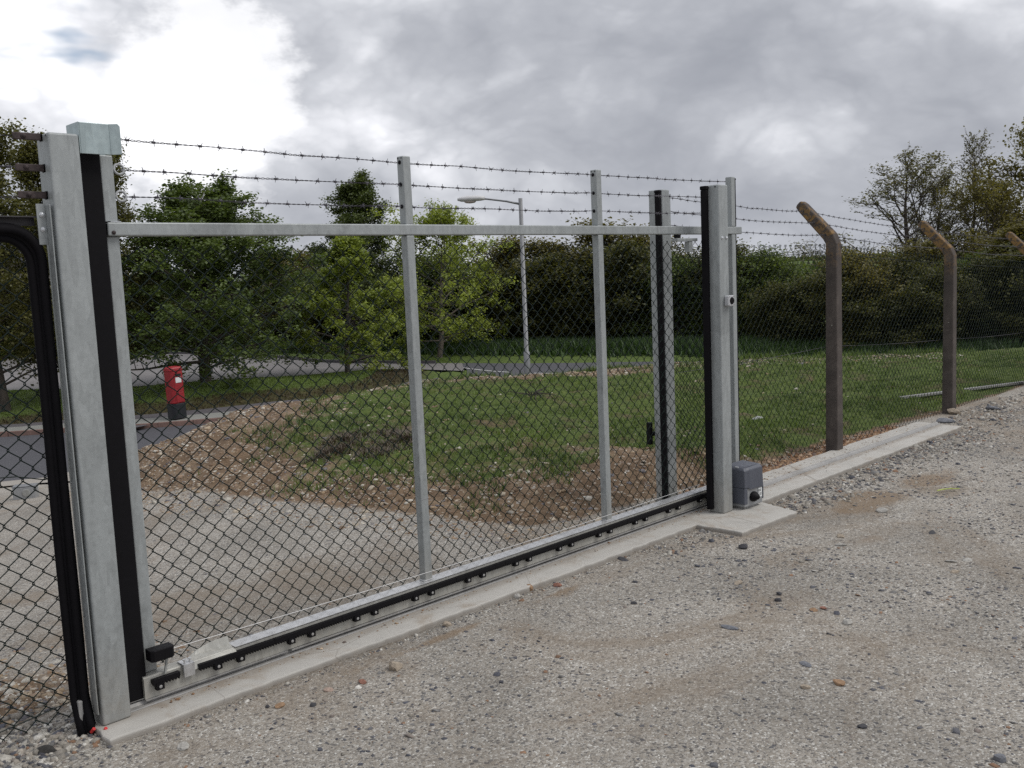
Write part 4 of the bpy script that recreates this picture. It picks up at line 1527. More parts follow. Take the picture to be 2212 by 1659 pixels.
for s, w, h0_, h1_ in ((0.90, .05, -.045, .05), (1.0, .085, -.06, .07), (1.15, .12, -.065, .085), (1.35, .125, -.07, .085), (1.5, .105, -.065, .06), (1.6, .05, -.035, .03)):
    c = u * s + Vector((0, 0, hz_ + 0.145))
    ring = []
    for k in range(10):
        a = 2 * math.pi * k / 10
        vz = math.sin(a)
        ring.append(c + side * math.cos(a) * w + Vector((0, 0, vz * (h1_ if vz > 0 else -h0_))))
    rings.append(ring)
m = MB()
vs = [p for r_ in rings for p in r_]
fs = []
for i in range(len(rings) - 1):
    for k in range(10):
        k2 = (k + 1) % 10
        fs.append((i * 10 + k, i * 10 + k2, (i + 1) * 10 + k2, (i + 1) * 10 + k))
fs += [tuple(range(10))[::-1], tuple(range(len(vs) - 10, len(vs)))]
m.add(vs, fs).build('lamp_head', 'lamp_head', sl, smooth=True)
c = u * 1.28 + Vector((0, 0, hz_ + 0.082))
bo = MB().lathe([(0.02, -0.05), (0.075, -0.04), (0.10, -0.015), (0.10, 0.0)], 14).build('lamp_bowl', 'lamp_glass', sl, smooth=True)
bo.location = c
bo.scale = (1.5, 1.0, 1.0)
bo.rotation_euler = (0, 0, math.atan2(u.y, u.x))

# ------------------------------------------------------------------ building far left
bd = thing('building', 'pale rendered building with dark canopy glimpsed through leaves at far left', 'building', (13.5, 60.0, -1.7), R(-8))
MB().box(-4, 9, 0, 8, 0.9, 5.2).build('wall', 'render_wall', bd)
MB().box(-4.02, 9.02, -0.06, 7.9, -0.3, 0.895).build('brick_plinth', 'brick', bd)
MB().box(-4.3, 9.3, -1.6, -0.02, 2.30, 2.62).build('canopy', 'slate', bd)
MB().prism([(-0.8, 5.202), (8.8, 5.202), (4, 7.2)], 0, -4.5, 9.5).build('roof', 'slate', bd)
for k in range(4):
    w = MB().box(-3 + k * 3, -1.6 + k * 3, -0.03, -0.001, 3.1, 4.4).build('window', 'white', bd)
    MB().box(-2.9 + k * 3, -1.7 + k * 3, -0.04, -0.031, 3.2, 4.3).build('pane', 'glass', w)

# ------------------------------------------------------------------ trees


def frame(d):
    d = d / (np.linalg.norm(d) + 1e-9)
    a = np.cross(d, np.array([0.31, 0.95, 0.05]))
    a /= np.linalg.norm(a)
    return d, a, np.cross(d, a)


class Tree:
    def __init__(s, seed):
        s.r = np.random.default_rng(seed)
        s.m = MB()
        s.leaf_c = []      # (pos, spread, weight)

    def limb(s, p, d, L, r0, n=5, up=0.12, wob=0.12, sides=5, taper=0.25):
        pts, rad = [p.copy()], [r0]
        for k in range(n):
            d = d + s.r.normal(0, wob, 3) + np.array([0, 0, up])
            d /= np.linalg.norm(d)
            p = p + d * L / n
            pts.append(p.copy())
            rad.append(max(r0 * (1 - (1 - taper) * (k + 1) / n), 0.004))
        s.m.tube(pts, rad, sides, caps=False)
        return pts, rad, d

    def grow(s, H, r0, t0, width, prof, n1=26, n2=7, n3=3, el=(10, 60), lean=(0, 0), wob=0.05, sec=0.5, up=0.08, twig=True, stems=1, spread=0.16, l_from=0.35):
        for st in range(stems):
            d0 = np.array([lean[0], lean[1], 1.0]) + (s.r.normal(0, 0.22, 3) * (stems > 1))
            hh = H * (1 if st == 0 else s.r.uniform(0.75, 0.98))
            pts, rad, _ = s.limb(np.array([s.r.normal(0, .15) * (stems > 1), s.r.normal(0, .15) * (stems > 1), -0.25]), d0 / np.linalg.norm(d0), hh + 0.25, r0 / (1 + .35 * (stems > 1)), 12, 0.06, wob, 9, 0.08)
            P, Rr = np.array(pts), np.array(rad)
            az = s.r.uniform(0, 6.28)
            for i in range(n1):
                t = t0 + (0.985 - t0) * ((i + s.r.uniform(0, .8)) / n1)
                f = t * 12
                k = min(int(f), 11)
                base = P[k] * (1 - f + k) + P[k + 1] * (f - k)
                rr = (Rr[k] * (1 - f + k) + Rr[k + 1] * (f - k))
                az += 2.4 + s.r.normal(0, .3)
                u_ = (t - t0) / (1 - t0)
                e = R(el[0] + (el[1] - el[0]) * u_ + s.r.normal(0, 9))
                L = width * prof(u_) * s.r.uniform(0.72, 1.15)
                d = np.array([math.cos(az) * math.cos(e), math.sin(az) * math.cos(e), math.sin(e)])
                bp, br, bd_ = s.limb(base, d, L, max(min(rr * 0.6, 0.012 + 0.016 * L), 0.006), 5, up, wob * 2.2, 5, 0.2)
                B = np.array(bp)
                for j in range(n2):
                    q = l_from + (1 - l_from) * (j + s.r.uniform(0, 1)) / n2
                    g = q * 5
                    kk = min(int(g), 4)
                    b2 = B[kk] * (1 - g + kk) + B[kk + 1] * (g - kk)
                    ax_, a_, c_ = frame(B[kk + 1] - B[kk])
                    th = s.r.uniform(0, 6.28)
                    sp = R(s.r.uniform(28, 62))
                    d2 = ax_ * math.cos(sp) + (a_ * math.cos(th) + c_ * math.sin(th)) * math.sin(sp)
                    d2[2] += 0.1
                    L2 = L * sec * s.r.uniform(0.5, 1.1) * (1.15 - 0.5 * q)
                    tp, tr, td = s.limb(b2, d2, L2, 0.010 + 0.006 * L2, 3, up, 0.2, 3, 0.3)
                    T = np.array(tp)
                    for m_ in range(n3):
                        w = s.r.uniform(0.15, 1.0) * 3
                        k3 = min(int(w), 2)
                        b3 = T[k3] * (1 - w + k3) + T[k3 + 1] * (w - k3)
                        dd = s.r.normal(0, 1, 3)
                        dd[2] = dd[2] * .5 + .25
                        dd = dd / np.linalg.norm(dd) * 0.6 + td * 0.4
                        L3 = max(0.14, L2 * 0.42) * s.r.uniform(0.6, 1.2)
                        if twig:
                            s.m.tube([b3, b3 + dd * L3], [0.008, 0.004], 3, caps=False)
                        s.leaf_c.append((b3 + dd * L3 * 0.75, spread))
                s.leaf_c.append((B[-1], spread))

    def leaves(s, n, size, flat=0.5, light_top=0.0):
        C = np.array([c for c, _ in s.leaf_c])
        S = np.array([q for _, q in s.leaf_c])
        i = s.r.integers(0, len(C), n)
        P = C[i] + s.r.normal(0, 1, (n, 3)) * S[i][:, None] * np.array([1, 1, 0.7])
        nrm = s.r.normal(0, 1, (n, 3))
        nrm[:, 2] = np.abs(nrm[:, 2]) + flat
        nrm /= np.linalg.norm(nrm, axis=1)[:, None]
        t = np.cross(nrm, s.r.normal(0, 1, (n, 3)))
        t /= np.linalg.norm(t, axis=1)[:, None]
        b = np.cross(nrm, t)
        L = size * s.r.uniform(0.6, 1.3, (n, 1))
        Wd = L * 0.36
        V = np.stack([P - t * L * .5, P + b * Wd + t * L * 0.05, P + t * L * .5 - nrm * L * 0.10, P - b * Wd + t * L * 0.05], 1).reshape(-1, 3)
        F = np.arange(n * 4).reshape(n, 4)
        clump = s.r.random(len(C))[i]
        tint = np.clip(0.25 + 0.5 * clump + s.r.normal(0, 0.16, n), 0, 1)
        return V, F, tint


TEMPL = {}


def make_template(key, seed, bark, leaf, nleaf, lsize, flat=0.5, **kw):
    t = Tree(seed)
    t.grow(**kw)
    V, F, tint = t.leaves(nleaf, lsize, flat)
    TEMPL[key] = (t.m.mesh('trunk', bark, smooth=True), np_mesh('crown', V, F, leaf, face_attr=tint))


def plant(key, x, y, s=1.0, rz=0.0, label='', name='tree', cat='tree', group=None, sz=None, leaf=None, z=None):
    tr, cr = TEMPL[key]
    o = thing(name, label, cat, (x, y, (h1(x, y) if z is None else z) - 0.05), rz, group)
    o.scale = (s, s, sz or s)
    link('trunk', tr, o)
    c = link('crown', cr, o)
    return o


dome = lambda u: 0.35 + 0.9 * math.sin(math.pi * min(1, (u * 0.78 + 0.22))) ** 0.8 if u < 0.98 else 0.3
cone = lambda u: max(0.12, (1 - u) ** 0.75)
cone2 = lambda u: max(0.14, 0.55 + 0.6 * math.sin(math.pi * (u * 0.8 + 0.12)) - 0.72 * u ** 2)
full = lambda u: max(0.22, math.sin(math.pi * (0.12 + 0.80 * u)) ** 0.6)
vase = lambda u: 0.55 + 0.35 * u

make_template('beech', 21, 'bark', 'leaf_beech', 76000, 0.112, H=7.0, r0=0.20, t0=0.135, width=4.1, prof=lambda u: max(.22, 1.0 - 0.66 * u ** 1.7), n1=64, n2=10, n3=3, el=(7, 58), sec=0.40, up=0.02, spread=0.15, wob=0.035, l_from=0.15)
make_template('loose', 22, 'bark', 'leaf_loose', 30000, 0.10, H=8.4, r0=0.15, t0=0.09, width=2.5, prof=lambda u: max(.16, 0.95 - 0.6 * u), n1=46, n2=8, n3=3, el=(8, 64), sec=0.45, up=0.05, spread=0.18, wob=0.05, l_from=0.2)
make_template('horn', 23, 'bark', 'leaf_horn', 44000, 0.11, H=8.6, r0=0.16, t0=0.08, width=4.3, prof=lambda u: max(.13, 1.0 - 0.80 * u), n1=46, n2=7, n3=3, el=(30, 70), sec=0.4, up=0.10, spread=0.16, wob=0.04)
make_template('young', 24, 'bark', 'leaf_fresh', 22000, 0.10, flat=0.9, H=4.2, r0=0.10, t0=0.14, width=2.5, prof=lambda u: max(.14, 1.0 - 0.85 * u), n1=34, n2=7, n3=3, el=(2, 55), sec=0.45, up=0.03, spread=0.10, wob=0.05)
make_template('leaning', 25, 'bark_pale', 'leaf_fresh', 30000, 0.105, flat=0.9, H=5.4, r0=0.13, t0=0.16, width=3.2, prof=lambda u: max(.25, 0.5 + 0.7 * math.sin(math.pi * (u * .8 + .1)) - .4 * u), n1=34, n2=7, n3=3, el=(-8, 50), lean=(0.24, -0.06), sec=0.45, up=0.03, spread=0.15, wob=0.06)
make_template('hedge_a', 26, 'bark', 'leaf_hedge', 30000, 0.135, H=5.0, r0=0.14, t0=0.04, width=2.4, prof=full, n1=40, n2=7, n3=3, el=(8, 70), sec=0.45, up=0.06, spread=0.24, wob=0.08, stems=2, l_from=0.25)
make_template('hedge_b', 27, 'bark', 'leaf_oak', 22000, 0.125, H=5.2, r0=0.15, t0=0.05, width=2.3, prof=full, n1=36, n2=7, n3=3, el=(15, 70), sec=0.45, up=0.08, spread=0.22, wob=0.09, stems=2, l_from=0.3)
make_template('hedge_c', 28, 'bark', 'leaf_mid', 22000, 0.125, H=4.6, r0=0.12, t0=0.03, width=2.2, prof=full, n1=36, n2=7, n3=3, el=(5, 65), sec=0.5, up=0.05, spread=0.22, wob=0.09, stems=2, l_from=0.2)
make_template('alder', 29, 'bark_pale', 'leaf_sparse', 6500, 0.085, H=7.6, r0=0.14, t0=0.14, width=3.9, prof=lambda u: max(.18, 1.0 - 0.70 * u), n1=34, n2=9, n3=4, el=(12, 64), sec=0.46, up=0.05, spread=0.12, wob=0.06)
make_template('bare', 30, 'bark_pale', 'leaf_sparse', 5200, 0.09, H=7.8, r0=0.15, t0=0.22, width=3.0, prof=lambda u: max(.3, 0.9 - 0.5 * u), n1=30, n2=9, n3=4, el=(42, 78), sec=0.5, up=0.09, spread=0.05, wob=0.06, stems=2)
make_template('oak', 31, 'bark', 'leaf_oak', 13000, 0.12, H=6.6, r0=0.18, t0=0.16, width=3.2, prof=full, n1=32, n2=8, n3=3, el=(12, 66), sec=0.48, up=0.06, spread=0.17, wob=0.11)

plant('beech', 15.7, 30.4, 1.08, 0.6, 'large dark green leafy tree standing on the bank just right of the red pillar box', sz=0.81)
plant('loose', 9.85, 31.9, 1.10, 0.2, 'tall yellow-green tree at the left edge behind the left fence', group='loose leafed trees at the left', sz=1.0)
plant('loose', 12.0, 32.9, 1.02, 2.1, 'tall loose-leafed tree rising behind the zinc hooded catch post', group='loose leafed trees at the left', sz=0.93)
plant('loose', 13.2, 31.6, 0.88, 4.0, 'thin yellowish tree between the catch post and the large dark tree', group='loose leafed trees at the left', sz=0.93)
plant('horn', 27.6, 37.4, 1.06, 1.0, 'tall narrow pointed green tree behind the first gate upright', sz=0.88)
plant('young', 20.2, 28.5, 1.08, 0.3, 'small bright green young tree on the verge in front of the hedge')
plant('leaning', 26.3, 30.6, 1.0, 0.2, 'bright green tree with a leaning pale trunk left of the street lamp')

HG = 'trees of the dark hedgerow'
hedge = [
    ('hedge_a', 25.6, 50.5, 1.15, 'dark tree across the tarmac left of the bronze hedgerow tree'),
    ('hedge_b', 23.0, 54.5, 1.20, 'bronze tree beyond the tarmac behind the large dark tree'),
    ('hedge_a', 19.4, 56.0, 1.10, 'dark tree beyond the tarmac behind the catch post'),
    ('hedge_c', 16.4, 54.8, 0.85, 'green bush tree beside the pale rendered building'),
    ('hedge_a', 11.2, 57.0, 1.20, 'dark tree hiding the left side of the pale building'),
    ('hedge_b', 29.5, 50.0, 1.2, 'bronze hedgerow tree farthest left, beyond the worn tarmac'),
    ('hedge_a', 27.6, 45.8, 1.05, 'dark hedge tree right beside the large dark tree on the far side of the tarmac'),
    ('hedge_b', 29.8, 44.2, 1.25, 'brownish hedge tree showing its top just left of the tall pointed tree'),
    ('hedge_a', 28.6, 41.6, 1.0, 'dark hedge tree behind the small bright young tree'),
    ('hedge_a', 30.8, 38.6, 1.05, 'dark hedge tree at the foot of the tall pointed tree'),
    ('hedge_c', 30.2, 35.0, 1.15, 'green hedge tree behind the first gate upright'),
    ('hedge_b', 32.6, 34.0, 1.22, 'bronze topped hedge tree behind the leaning pale trunk'),
    ('hedge_a', 32.2, 31.6, 1.05, 'dark hedge tree left of the street lamp column'),
    ('hedge_b', 34.6, 31.5, 1.25, 'bronze hedge tree rising right behind the street lamp column'),
    ('hedge_a', 33.6, 29.2, 1.12, 'dark hedge tree just right of the street lamp column'),
    ('hedge_b', 36.0, 29.3, 1.32, 'tall bronze green hedge tree behind the second gate upright'),
    ('hedge_a', 34.6, 26.9, 1.15, 'dark hedge tree between second gate upright and the rear post'),
    ('hedge_b', 36.9, 26.6, 1.18, 'brown green hedge tree standing behind the rear post'),
    ('hedge_c', 35.0, 24.4, 1.0, 'green hedge tree between the rear post and the motor post'),
    ('hedge_a', 36.4, 23.2, 1.0, 'dark hedge tree hidden mostly by the motor post'),
    ('hedge_c', 34.9, 20.9, 0.94, 'low dark green hedge tree just right of the gate tail'),
    ('hedge_a', 33.9, 18.6, 0.72, 'low dark hedge tree below the far hill gap'),
    ('hedge_b', 34.6, 17.2, 0.82, 'bronze hedge tree left of the nearest concrete post'),
    ('hedge_b', 35.0, 15.9, 0.90, 'bronze hedge tree right of the nearest concrete post'),
    ('hedge_a', 33.9, 15.6, 0.74, 'dark lower hedge tree behind the nearest concrete post'),
    ('hedge_b', 36.2, 14.7, 0.95, 'bronze hedge tree midway between the two concrete posts'),
    ('hedge_a', 34.6, 13.9, 0.80, 'dark hedge tree low between the two concrete posts'),
    ('hedge_c', 36.2, 13.0, 0.86, 'green hedge tree left of the second concrete post'),
    ('hedge_b', 37.6, 12.8, 0.98, 'bronze hedge tree behind the second concrete post'),
    ('hedge_a', 36.4, 11.4, 0.86, 'dark hedge tree right of the second concrete post'),
    ('hedge_b', 38.4, 11.3, 0.98, 'bronze hedge tree near the right edge of the view'),
    ('hedge_a', 38.2, 9.6, 0.95, 'dark hedge tree at the right edge of the view'),
]
rr_ = random.Random(5)
for k, x, y, s, lab in hedge:
    s *= rr_.uniform(0.96, 1.04)
    plant(k, x, y, s, rr_.uniform(0, 6.28), lab, 'hedge_tree', 'tree', HG, sz=s * (0.66 if x + y > 60 else 0.70))
plant('alder', 42.6, 18.4, 1.55, 0.5, 'open half-bare tree with spreading olive branches above the hedge', sz=0.90)
plant('alder', 44.4, 17.2, 0.86, 2.2, 'smaller half-bare tree against the right side of the spreading olive tree')
plant('bare', 43.2, 15.2, 0.98, 1.2, 'nearly leafless upright twiggy tree near the top right')
plant('oak', 44.0, 13.6, 1.15, 0.4, 'bronze leafed oak in the top right corner')
plant('oak', 41.2, 13.0, 0.80, 3.4, 'bronze leafed oak below the leafless twiggy tree')
plant('oak', 46.5, 11.8, 1.1, 1.4, 'bronze leafed oak cut by the right edge of the picture')

# ------------------------------------------------------------------ low vegetation


def blades(P, h, w, n_per, seed, lean=0.5):
    """grass tufts: n_per narrow triangles per point"""
    rg = np.random.default_rng(seed)
    n = len(P)
    P = np.repeat(P, n_per, axis=0) + np.column_stack([rg.normal(0, .014, n * n_per), rg.normal(0, .014, n * n_per), np.zeros(n * n_per)])
    hh = np.repeat(h, n_per) * rg.uniform(0.5, 1.15, n * n_per)
    th = rg.uniform(0, 6.28, n * n_per)
    d = np.column_stack([np.cos(th), np.sin(th), np.zeros_like(th)])
    t = np.column_stack([-np.sin(th), np.cos(th), np.zeros_like(th)])
    tip = P + d * (hh * lean * rg.uniform(0, 1.5, len(hh)))[:, None] + np.array([0, 0, 1.0]) * hh[:, None]
    ww = (w * rg.uniform(.7, 1.3, len(hh)))[:, None]
    V = np.stack([P - t * ww - [0, 0, .01], P + t * ww - [0, 0, .01], tip], 1).reshape(-1, 3)
    return V, np.arange(len(V)).reshape(-1, 3)


rg = np.random.default_rng(77)
# mound grass, denser to the right, patchy
n = 110000
X = rg.uniform(3.8, 19, n)
Y = rg.uniform(4.15, 12.3, n)
keep = rg.random(n) < np.clip(9.0 / (X + Y), 0.25, 1.0)
X, Y = X[keep], Y[keep]
sdv = toe_sd(X, Y)
pt = fbm(X, Y, 0.55, 3)
pt2 = fbm(X + 30, Y, 2.4, 3)
bare_ = np.exp(-(((X - 5.5) / 1.15) ** 2 + ((Y - 4.55) / 0.42) ** 2))
cr = np.exp(-((Y - np.interp(X, [4.2, 6.4, 7.9, 9.5, 10.9, 12.3, 14.4, 17.5, 21], [10.4, 11.8, 11.77, 11.6, 10.94, 10.26, 8.85, 7.82, 6.7]) + .75) / 1.15) ** 2) * sstep(X, 15.5, 11) * 1.9
pr = 0.56 * sstep(sdv, 0.25, 1.1) + 0.14 * sstep(sdv, 1.2, 3) + 0.8 * sstep(X, 6.2, 7.6) * sstep(sdv, 0.0, 0.25) + 1.3 * (pt - 0.5) + 2.0 * (pt2 - 0.5) - bare_ - 0.85 * cr * (0.45 + 1.1 * pt)
k = rg.random(len(X)) < np.clip(pr * 1.5, 0, 1) * sstep(sdv, 0.15, 0.45)
X, Y, pt2 = X[k], Y[k], pt2[k]
Z = height(X, Y)
V, F = blades(np.column_stack([X, Y, Z]), np.clip(0.016 + 0.07 * (pt2 - .3), .010, .075) * rg.lognormal(0, .35, len(X)), 0.0042, 4, 5, 0.9)
tn = np.repeat(np.clip(0.15 + 1.1 * (fbm(X, Y, 1.1, 3) - .25), 0, 1), 4) + rg.normal(0, .15, len(F))
tag(link('grass', np_mesh('grass', V, F, 'grass', face_attr=np.clip(tn, 0, 1))), 'short patchy grass on the mound', 'grass', kind='stuff')
# verge turf
n = 45000
X = rg.uniform(7, 30, n)
Y = rg.uniform(22, 36, n)
kd_, ks_2 = seg_dist(X, Y, [tuple(p) for p in RF[:68]])
okv = (ks_2 > 0) & (kd_ > 1.55) & ~in_poly(X, Y, SIDEPOLY) & ~in_poly(X, Y, ROADPOLY)
X, Y, kd_ = X[okv], Y[okv], kd_[okv]
onb = (kd_ < 3.2) & (X < 22.5)
Vb, Fb = blades(np.column_stack([X, Y, height(X, Y)])[onb], np.full(onb.sum(), 0.08), 0.010, 3, 16, 1.0)
tag(link('bank_grass', np_mesh('bank_grass', Vb, Fb, 'bank_grass', face_attr=rg.random(len(Fb)))), 'brown withered grass on the bank behind the pavement', 'grass', kind='stuff')
X, Y, kd_ = X[~onb], Y[~onb], kd_[~onb]
V, F = blades(np.column_stack([X, Y, height(X, Y)]), np.full(len(X), 0.07), 0.010, 3, 6, 0.8)
tn = np.repeat(np.full(len(X), 0.85), 3) + rg.normal(0, .18, len(F))
tag(link('verge_grass', np_mesh('verge_grass', V, F, 'grass', face_attr=np.clip(tn, 0, 1))), 'mown grass of the verge behind the pavement', 'grass', kind='stuff')
# rank weeds under the hedge and along the mound's far edge
n = 26000
t = rg.random(n)
base = resample([(24, 44), (26.5, 36), (27.8, 31.8), (28.9, 28.4), (29.9, 24.5), (31.0, 20.5), (31.8, 16), (33, 11)], 400)
i = (t * 399).astype(int)
X = base[i, 0] + rg.normal(0.9, .7, n)
Y = base[i, 1] + rg.normal(0.5, .8, n)
V, F = blades(np.column_stack([X, Y, height(X, Y)]), rg.uniform(.2, .55, n), 0.035, 3, 8, 0.8)
tag(link('weeds', np_mesh('weeds', V, F, 'weed', face_attr=rg.random(len(F)))), 'rank green weeds at the foot of the hedge', 'weeds', kind='stuff')
n = 2600
X = rg.uniform(9, 20, n)
Y = np.interp(X, [9, 10.9, 12.3, 14.4, 17.5, 21], [11.7, 10.94, 10.26, 8.85, 7.82, 6.7]) + rg.normal(0.1, .25, n)
k = fbm(X, Y, 1.2, 2) > np.interp(X, [9, 13, 15], [.62, .55, .38])
X, Y = X[k], Y[k]
V, F = blades(np.column_stack([X, Y, height(X, Y)]), rg.uniform(.04, .15, len(X)), 0.008, 6, 9, 0.7)
tag(link('crest_weeds', np_mesh('crest_weeds', V, F, 'grass', face_attr=rg.random(len(F)))), 'taller grass along the crest of the mound', 'grass', kind='stuff')

# ------------------------------------------------------------------ stones


def stone_mesh_arrays(P, S, seed, cols, flat=0.6):
    """12-triangle-ish irregular stones (deformed octahedra, 8 verts)"""
    rg = np.random.default_rng(seed)
    n = len(P)
    # cube-like with jitter
    base = np.array([(-1, -1, -.6), (1, -1, -.6), (1, 1, -.6), (-1, 1, -.6), (-.62, -.62, .8), (.62, -.62, .8), (.62, .62, .8), (-.62, .62, .8)]) * 0.62
    V = base[None] * (1 + rg.normal(0, .22, (n, 8, 3)))
    V[:, :, 2] *= flat * rg.uniform(.6, 1.2, (n, 1))
    V[:, :, 0] *= rg.uniform(.75, 1.5, (n, 1))
    th = rg.uniform(0, 6.28, n)
    c, s_ = np.cos(th)[:, None], np.sin(th)[:, None]
    x, y = V[:, :, 0] * c - V[:, :, 1] * s_, V[:, :, 0] * s_ + V[:, :, 1] * c
    tl = rg.normal(0, .25, (n, 1))
    V = np.stack([x, y, V[:, :, 2] + x * tl], -1) * S[:, None, None] * 0.5
    V += P[:, None, :]
    q = np.array([(0, 3, 2, 1), (4, 5, 6, 7), (0, 1, 5, 4), (1, 2, 6, 5), (2, 3, 7, 6), (3, 0, 4, 7)])
    F = (q[None] + (np.arange(n) * 8)[:, None, None]).reshape(-1, 4)
    return V.reshape(-1, 3), F, np.repeat(cols, 6, axis=0)


PAL_G = np.array([(.07, .073, .09), (.10, .10, .11), (.16, .155, .15), (.24, .22, .19), (.30, .27, .23), (.38, .36, .32), (.50, .48, .44), (.22, .13, .08), (.20, .17, .15), (.045, .045, .055)])
PAL_M = np.array([(.34, .27, .19), (.42, .36, .28), (.26, .18, .12), (.20, .13, .08), (.50, .47, .41), (.15, .14, .15), (.30, .22, .14), (.38, .33, .27)])


def scatter(name, X, Y, S, pal, seed, label, flat=0.6, pw=None, sink=0.15):
    rg = np.random.default_rng(seed)
    Z = height(X, Y) + S * (0.12 - sink)
    cols = pal[rg.choice(len(pal), len(X), p=pw)] * rg.uniform(.8, 1.2, (len(X), 1))
    V, F, C = stone_mesh_arrays(np.column_stack([X, Y, Z]), S, seed, cols, flat)
    return tag(link(name, np_mesh(name, V, F, 'stone', face_col=C)), label, 'gravel', kind='stuff')


def off_slab(X, Y):
    return ~(((X > 1.34) & (X < 9.9) & (Y > 3.57) & (Y < 4.06)) | ((X > 5.22) & (X < 5.95) & (Y > 3.2) & (Y < 3.6)))


# yard gravel: dense grit near the camera, thinning with distance
n = 150000
rad = rg.random(n) ** 0.75
ang = rg.uniform(R(-8), R(92), n)
dd_ = 1.1 + rad * 11.5
X, Y = dd_ * np.cos(ang), dd_ * np.sin(ang)
dens = fbm(X, Y, 1.1, 3)
k = (Y < 4.05) & (Y > -2) & off_slab(X, Y) & (rg.random(n) < np.clip(0.25 + 2.6 * (dens - 0.38) + 0.5 * sstep(X, 5, 9), 0.12, 1))
X, Y = X[k], Y[k]
S = rg.lognormal(math.log(0.0068), 0.48, len(X))
S = np.clip(S, .004, .035) * (1 + 0.30 * sstep(X, 5, 9))
PWG = np.array([.07, .08, .12, .17, .18, .17, .08, .05, .06, .02])
scatter('gravel', X, Y, S, PAL_G, 31, 'loose grey gravel of the yard', 0.7, PWG, sink=0.2)
# darker slate chips lying in drifts, more of them to the right
n = 60000
X = rg.uniform(0.8, 13.0, n)
Y = rg.uniform(0.2, 3.56, n)
dr = fbm(X, Y, 1.4, 3)
k = off_slab(X, Y) & (rg.random(n) < np.clip(0.03 + 2.6 * (dr - 0.50) + 0.42 * sstep(X - Y, 0.8, 3.5), 0.02, 0.9))
X, Y = X[k], Y[k]
S = np.clip(rg.lognormal(math.log(0.0135), 0.48, len(X)), .006, .05)
scatter('slate_chips', X, Y, S, PAL_G, 37, 'grey slate chips drifted over the yard', 0.42, np.array([.19, .19, .16, .10, .10, .08, .03, .05, .06, .04]), sink=0.10)
# gravel of the drive beyond the gate
n = 40000
X = rg.uniform(-2, 4.6, n)
Y = 4.1 + 9.5 * rg.random(n) ** 1.5
sdv = toe_sd(X, Y)
k = (sdv < 0.25) & off_slab(X, Y)
X, Y = X[k], Y[k]
S = np.clip(rg.lognormal(math.log(0.009), 0.42, len(X)), .005, .04)
scatter('drive_gravel', X, Y, S, PAL_G, 32, 'loose gravel of the drive beyond the gate', 0.6, PWG, sink=0.2)
# rubble on the mound: heavy at the toe and the crest
n = 110000
X = rg.uniform(3.4, 18, n)
Y = rg.uniform(4.1, 12.3, n)
sdv = toe_sd(X, Y)
crst = np.interp(X, [4.2, 6.4, 7.9, 9.5, 10.9, 12.3, 14.4, 17.5, 21], [10.4, 11.8, 11.77, 11.6, 10.94, 10.26, 8.85, 7.82, 6.7])
pr = np.exp(-((sdv - .35) / .5) ** 2) * sstep(X, 9, 5) * 1.1 + 1.5 * np.exp(-((Y - crst + .6) / 1.0) ** 2) + 0.12 + 1.6 * np.clip(fbm(X, Y, .8, 3) - .50, 0, 1) + 0.5 * sstep(X + Y, 14, 12) * sstep(X, 5.5, 4.2)
pr *= np.exp(-0 * X) * (1 - 0.90 * sstep(X, 6.2, 8.2) * (np.abs(Y - crst + .4) > 1.3))
k = (sdv > -0.25) & (rg.random(n) < pr * 0.55)
X, Y = np.concatenate([X[k], rg.normal(1.0, .45, 1800)]), np.concatenate([Y[k], 4.1 + np.abs(rg.normal(0.1, .42, 1800))])
S = np.clip(rg.lognormal(math.log(0.026), 0.5, len(X)), .010, .12)
scatter('rubble', X, Y, S, PAL_M, 33, 'pale stony rubble on the mound', 0.65, None, sink=0.2)
# heap of loose stones below the left fence, and along the slab edges
n = 2600
X = rg.normal(0.95, .42, n)
Y = rg.normal(3.86, .16, n)
k = (X < 1.36) & (Y > 3.5)
X1, Y1 = X[k], Y[k]
X2 = np.concatenate([rg.uniform(4.6, 5.24, 500), rg.uniform(5.95, 9.9, 3000), rg.normal(11.0, 1.0, 1900), rg.uniform(1.5, 5.2, 1100)])
Y2 = np.concatenate([3.53 - np.abs(rg.normal(0, .09, 500)), 3.54 - np.abs(rg.normal(0, .20, 3000)), 3.95 - np.abs(rg.normal(0, .42, 1900)), 3.585 - np.abs(rg.normal(0, .035, 1100))])
Xs = np.concatenate([rg.uniform(1.6, 9.7, 500), rg.uniform(6.1, 9.7, 260)])
Ys = np.concatenate([3.765 - np.abs(rg.normal(0, .035, 500)), 3.86 + np.abs(rg.normal(0, .08, 260))])
ks = ~((Xs > 5.5) & (Xs < 5.98) & (Ys < 3.72))
Xs, Ys = Xs[ks], Ys[ks]
X3 = rg.uniform(5.9, 9.7, 3200)
Y3 = 4.055 + np.abs(rg.normal(0, .085, 3200))
k2m = off_slab(X2, Y2)
X2, Y2 = X2[k2m], Y2[k2m]
S1 = np.clip(rg.lognormal(math.log(0.026), .4, len(X1)), .01, .06)
S2 = np.clip(rg.lognormal(math.log(0.022), .45, len(X2)), .008, .08) * np.where((X2 < 5.2) & (Y2 > 3.4), 0.5, 1.0)
S3 = np.clip(rg.lognormal(math.log(0.020), .5, len(X3)), .007, .075)
scatter('loose_stones', np.concatenate([X1, X2]), np.concatenate([Y1, Y2]), np.concatenate([S1, S2]), PAL_G, 34, 'loose stones heaped against the slab', 0.8, PWG, sink=0.1)
_h = height
height = lambda x, y: np.zeros(np.shape(x))
scatter('grit', Xs, Ys, np.clip(rg.lognormal(math.log(0.0065), .5, len(Xs)), .003, .024), PAL_M * np.array([.9, .75, .62]), 36, 'grit and soil crumbs on the concrete strip', 0.6, None, sink=0.0)
height = _h
